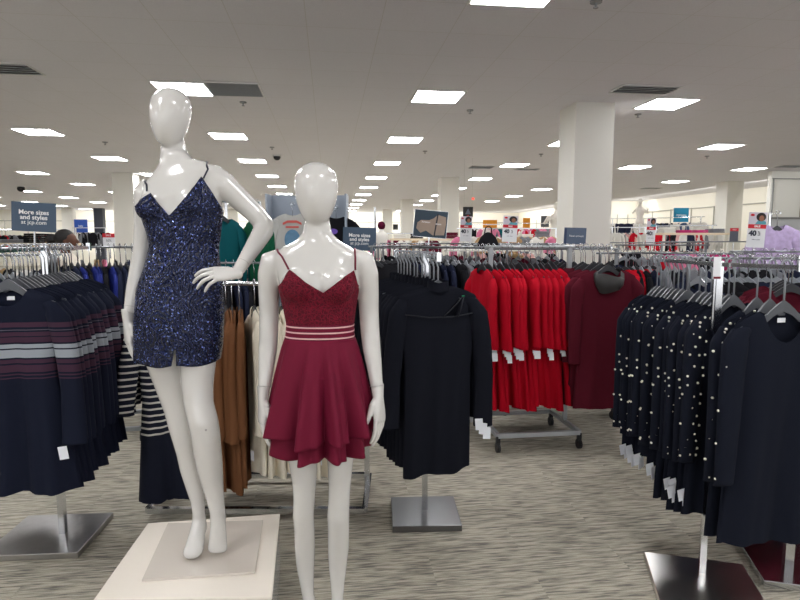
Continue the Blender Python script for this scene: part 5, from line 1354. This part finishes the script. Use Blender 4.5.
# black handbag-like mound and small boxes on the rack tops
o = thing('tote_bag', 'black rounded tote bag standing on the rack beside the sale sign', 'bag', W(488, 249, 6.0)); 
bgm_ = MB(); rs = []
for z, r in ((0, .105), (.06, .10), (.12, .075), (.16, .04), (.175, .012)): rs.append([Vector((math.cos(2 * PI * j / 16) * r * 1.1, math.sin(2 * PI * j / 16) * r * .6, z)) for j in range(16)])
bgm_.rings(rs); link('bag_body', bgm_.mesh('bag', BSW, True), o)
hd = MB().tube([(-.04, 0, .15), (-.03, 0, .22), (0, 0, .24), (.03, 0, .22), (.04, 0, .15)], .006, 6); link('handle', hd.mesh('handle', BSW, True), o)
o = link('shelf_board', MB().box((0, 0, 0), (.9, .3, .02)).mesh('board', WHITE), None, W(488, 249, 6.0) - Vector((0, 0, .012)))
tag(o, 'narrow white shelf board on the rack top under the black tote bag', 'shelf')
# white size card on the pearl rack, price cards
o, a, b = sign('size_card', 'white card with a red foot on the pearl sleeve rack', 717, 268, 7, 22, 2.36, PAPER, 0, 0, th=.004, pole=1.12)
pan(o, 'red_foot', mat('dark_red_card', srgb(120, 20, 40), .5), 0, -b * .44, a, b * .1)
# tall thin chrome pole beside the second online sign
o = thing('display_pole', 'tall thin chrome pole behind the standing mannequin shoulder', 'display pole', (W(375, 240, 6.1).x, 6.1, 0))
link('pole', MB().tube([(0, 0, .02), (0, 0, W(375, 207, 6.1).z)], .012, 8, ref=(1, 0, 0)).mesh('pole', CHROME), o)
link('base_plate', MB().box((0, 0, .01), (.3, .3, .02)).mesh('plate', CHROME), o)

# ================= person among the racks =================
SK = mat('skin_dark_brown', srgb(98, 62, 46), .5); SHIRT = cloth_mat('white_top', srgb(226, 218, 204), .85, .2, 120); HR = mat('hair_black', (.012, .010, .010), .55, bump=.6, bscale=60)
JEAN = cloth_mat('dark_trousers', (.02, .025, .04), .9, 0, 120)
pp = W(64, 240, 6.2); px0 = pp.x; py0 = 6.2
o = thing('person', 'person with black hair in a bun and white sleeveless top, looking down behind the racks', 'person', (px0, py0, 0))
def el(z, cx, cy, rx, ry, n=18): return [Vector((cx + math.cos(2 * PI * j / n) * rx, cy + math.sin(2 * PI * j / n) * ry, z)) for j in range(n)]
HT = W(64, 230.5, 6.2).z
b = MB(); zz = HT - 1.62
# faces +X: chest depth along x, shoulders along y, slightly turned
b.rings([el(.80 + zz, 0, 0, .11, .155), el(.92 + zz, -.005, 0, .115, .165), el(1.04 + zz, 0, 0, .095, .13), el(1.18 + zz, .01, 0, .105, .15), el(1.28 + zz, .01, 0, .105, .17), el(1.335 + zz, 0, 0, .07, .16), el(1.365 + zz, .0, 0, .05, .08), el(1.40 + zz, .012, 0, .045, .045), el(1.46 + zz, .03, 0, .043, .043)])
b.rings([el(1.405 + zz, .085, 0, .03, .025), el(1.43 + zz, .075, 0, .055, .045), el(1.47 + zz, .062, 0, .075, .060), el(1.52 + zz, .050, 0, .088, .070), el(1.56 + zz, .040, 0, .085, .070), el(1.60 + zz, .030, 0, .06, .052), el(1.618 + zz, .028, 0, .02, .02)])
b.tube([(.135, 0, 1.53 + zz), (.158, 0, 1.495 + zz), (.135, 0, 1.478 + zz)], [.008, .014, .008], 8)       # nose
b.tube([(.128, -.018, 1.452 + zz), (.136, 0, 1.454 + zz), (.128, .018, 1.452 + zz)], .008, 8)               # lips
for s in (-1, 1):
    b.ball((.04, s * .070, 1.505 + zz), (.018, .008, .028), 10, 6)                                          # ear
    b.tube([(0, s * .155, 1.315 + zz), (-.01, s * .195, 1.27 + zz), (-.02, s * .21, 1.13 + zz), (.04, s * .215, 1.00 + zz), (.15, s * .19, .98 + zz), (.235, s * .16, 1.03 + zz)], [.045, .047, .040, .036, .030, .024], 12)
    hx, hy, hz = .25, s * .155, 1.035 + zz
    b.tube([(hx - .02, hy, hz), (hx + .03, hy, hz + .01), (hx + .07, hy, hz + .01)], [(.022, .016), (.036, .015), (.034, .012)], 12, ref=(0, 1, 0))
    for q in range(4):
        yy = hy + (q - 1.5) * .018; b.tube([(hx + .06, yy, hz + .01), (hx + .095, yy, hz + .012), (hx + .12 - .004 * abs(q - 1.5), yy, hz - .005), (hx + .125, yy, hz - .025)], [.009, .0085, .008, .006], 8, ref=(0, 1, 0))
    b.tube([(hx, hy - s * .03, hz), (hx + .03, hy - s * .052, hz + .01), (hx + .06, hy - s * .055, hz + .0)], [.012, .010, .007], 8)
    b.tube([(0, s * .085, .86 + zz), (.005, s * .09, .65 + zz), (.01, s * .09, .47 + zz), (-.01, s * .09, .28 + zz), (-.01, s * .09, .07)], [.09, .075, .055, .05, .035], 14)
    b.tube([(-.05, s * .09, .035), (0, s * .09, .045), (.09, s * .095, .032), (.16, s * .10, .022)], [.03, .036, .036, .022], 12)
pb_ = remeshed(b.mesh('person_body', SK), .007, 6, .5); pb_.materials.clear(); pb_.materials.append(SK)
link('body', pb_, o)
c_ = MB(); c_.rings([el(.86 + zz, 0, 0, .135, .18), el(.98 + zz, 0, 0, .125, .16), el(1.06 + zz, 0, 0, .110, .145), el(1.18 + zz, .01, 0, .118, .162), el(1.28 + zz, .01, 0, .116, .176), el(1.335 + zz, 0, 0, .083, .150), el(1.375 + zz, 0, 0, .060, .085)], cap=False)
t_ = link('sleeveless_top', c_.mesh('top', SHIRT, True), o); solid(t_, .004)
c_ = MB()
for s in (-1, 1): c_.tube([(0, s * .085, .90 + zz), (.005, s * .09, .65 + zz), (.01, s * .09, .47 + zz), (-.01, s * .09, .28 + zz), (-.01, s * .09, .08)], [.108, .088, .070, .062, .056], 16)
c_.rings([el(.80 + zz, 0, 0, .125, .170), el(.92 + zz, 0, 0, .128, .175)], cap=True)
link('trousers', remeshed(c_.mesh('trousers', JEAN), .008, 3), o).data.materials.append(JEAN)
c_ = MB(); c_.ball((.008, 0, 1.545 + zz), (.105, .084, .092), 20, 12)
c_.ball((-.125, -.01, 1.525 + zz), (.062, .06, .062), 16, 10); c_.ball((-.075, 0, 1.54 + zz), (.05, .05, .04), 12, 8)
hm = remeshed(c_.mesh('hair', HR), .006, 4); hm.materials.append(HR) if not hm.materials else None
ho = link('hair', hm, o)
EYE = mat('eye_white', (.7, .7, .68), .3)
for s in (-1, 1): link('eye', MB().ball((.118, s * .028, 1.515 + zz), (.008, .011, .006), 8, 6).mesh('eye', EYE), o)
for s in (-1, 1): link('shoe', MB().tube([(-.06, s * .09, .035), (0, s * .09, .045), (.09, s * .095, .036), (.17, s * .10, .024)], [.036, .042, .042, .028], 12).mesh('shoe', BLACKP, True), o)
print('GARMENTS', NG)
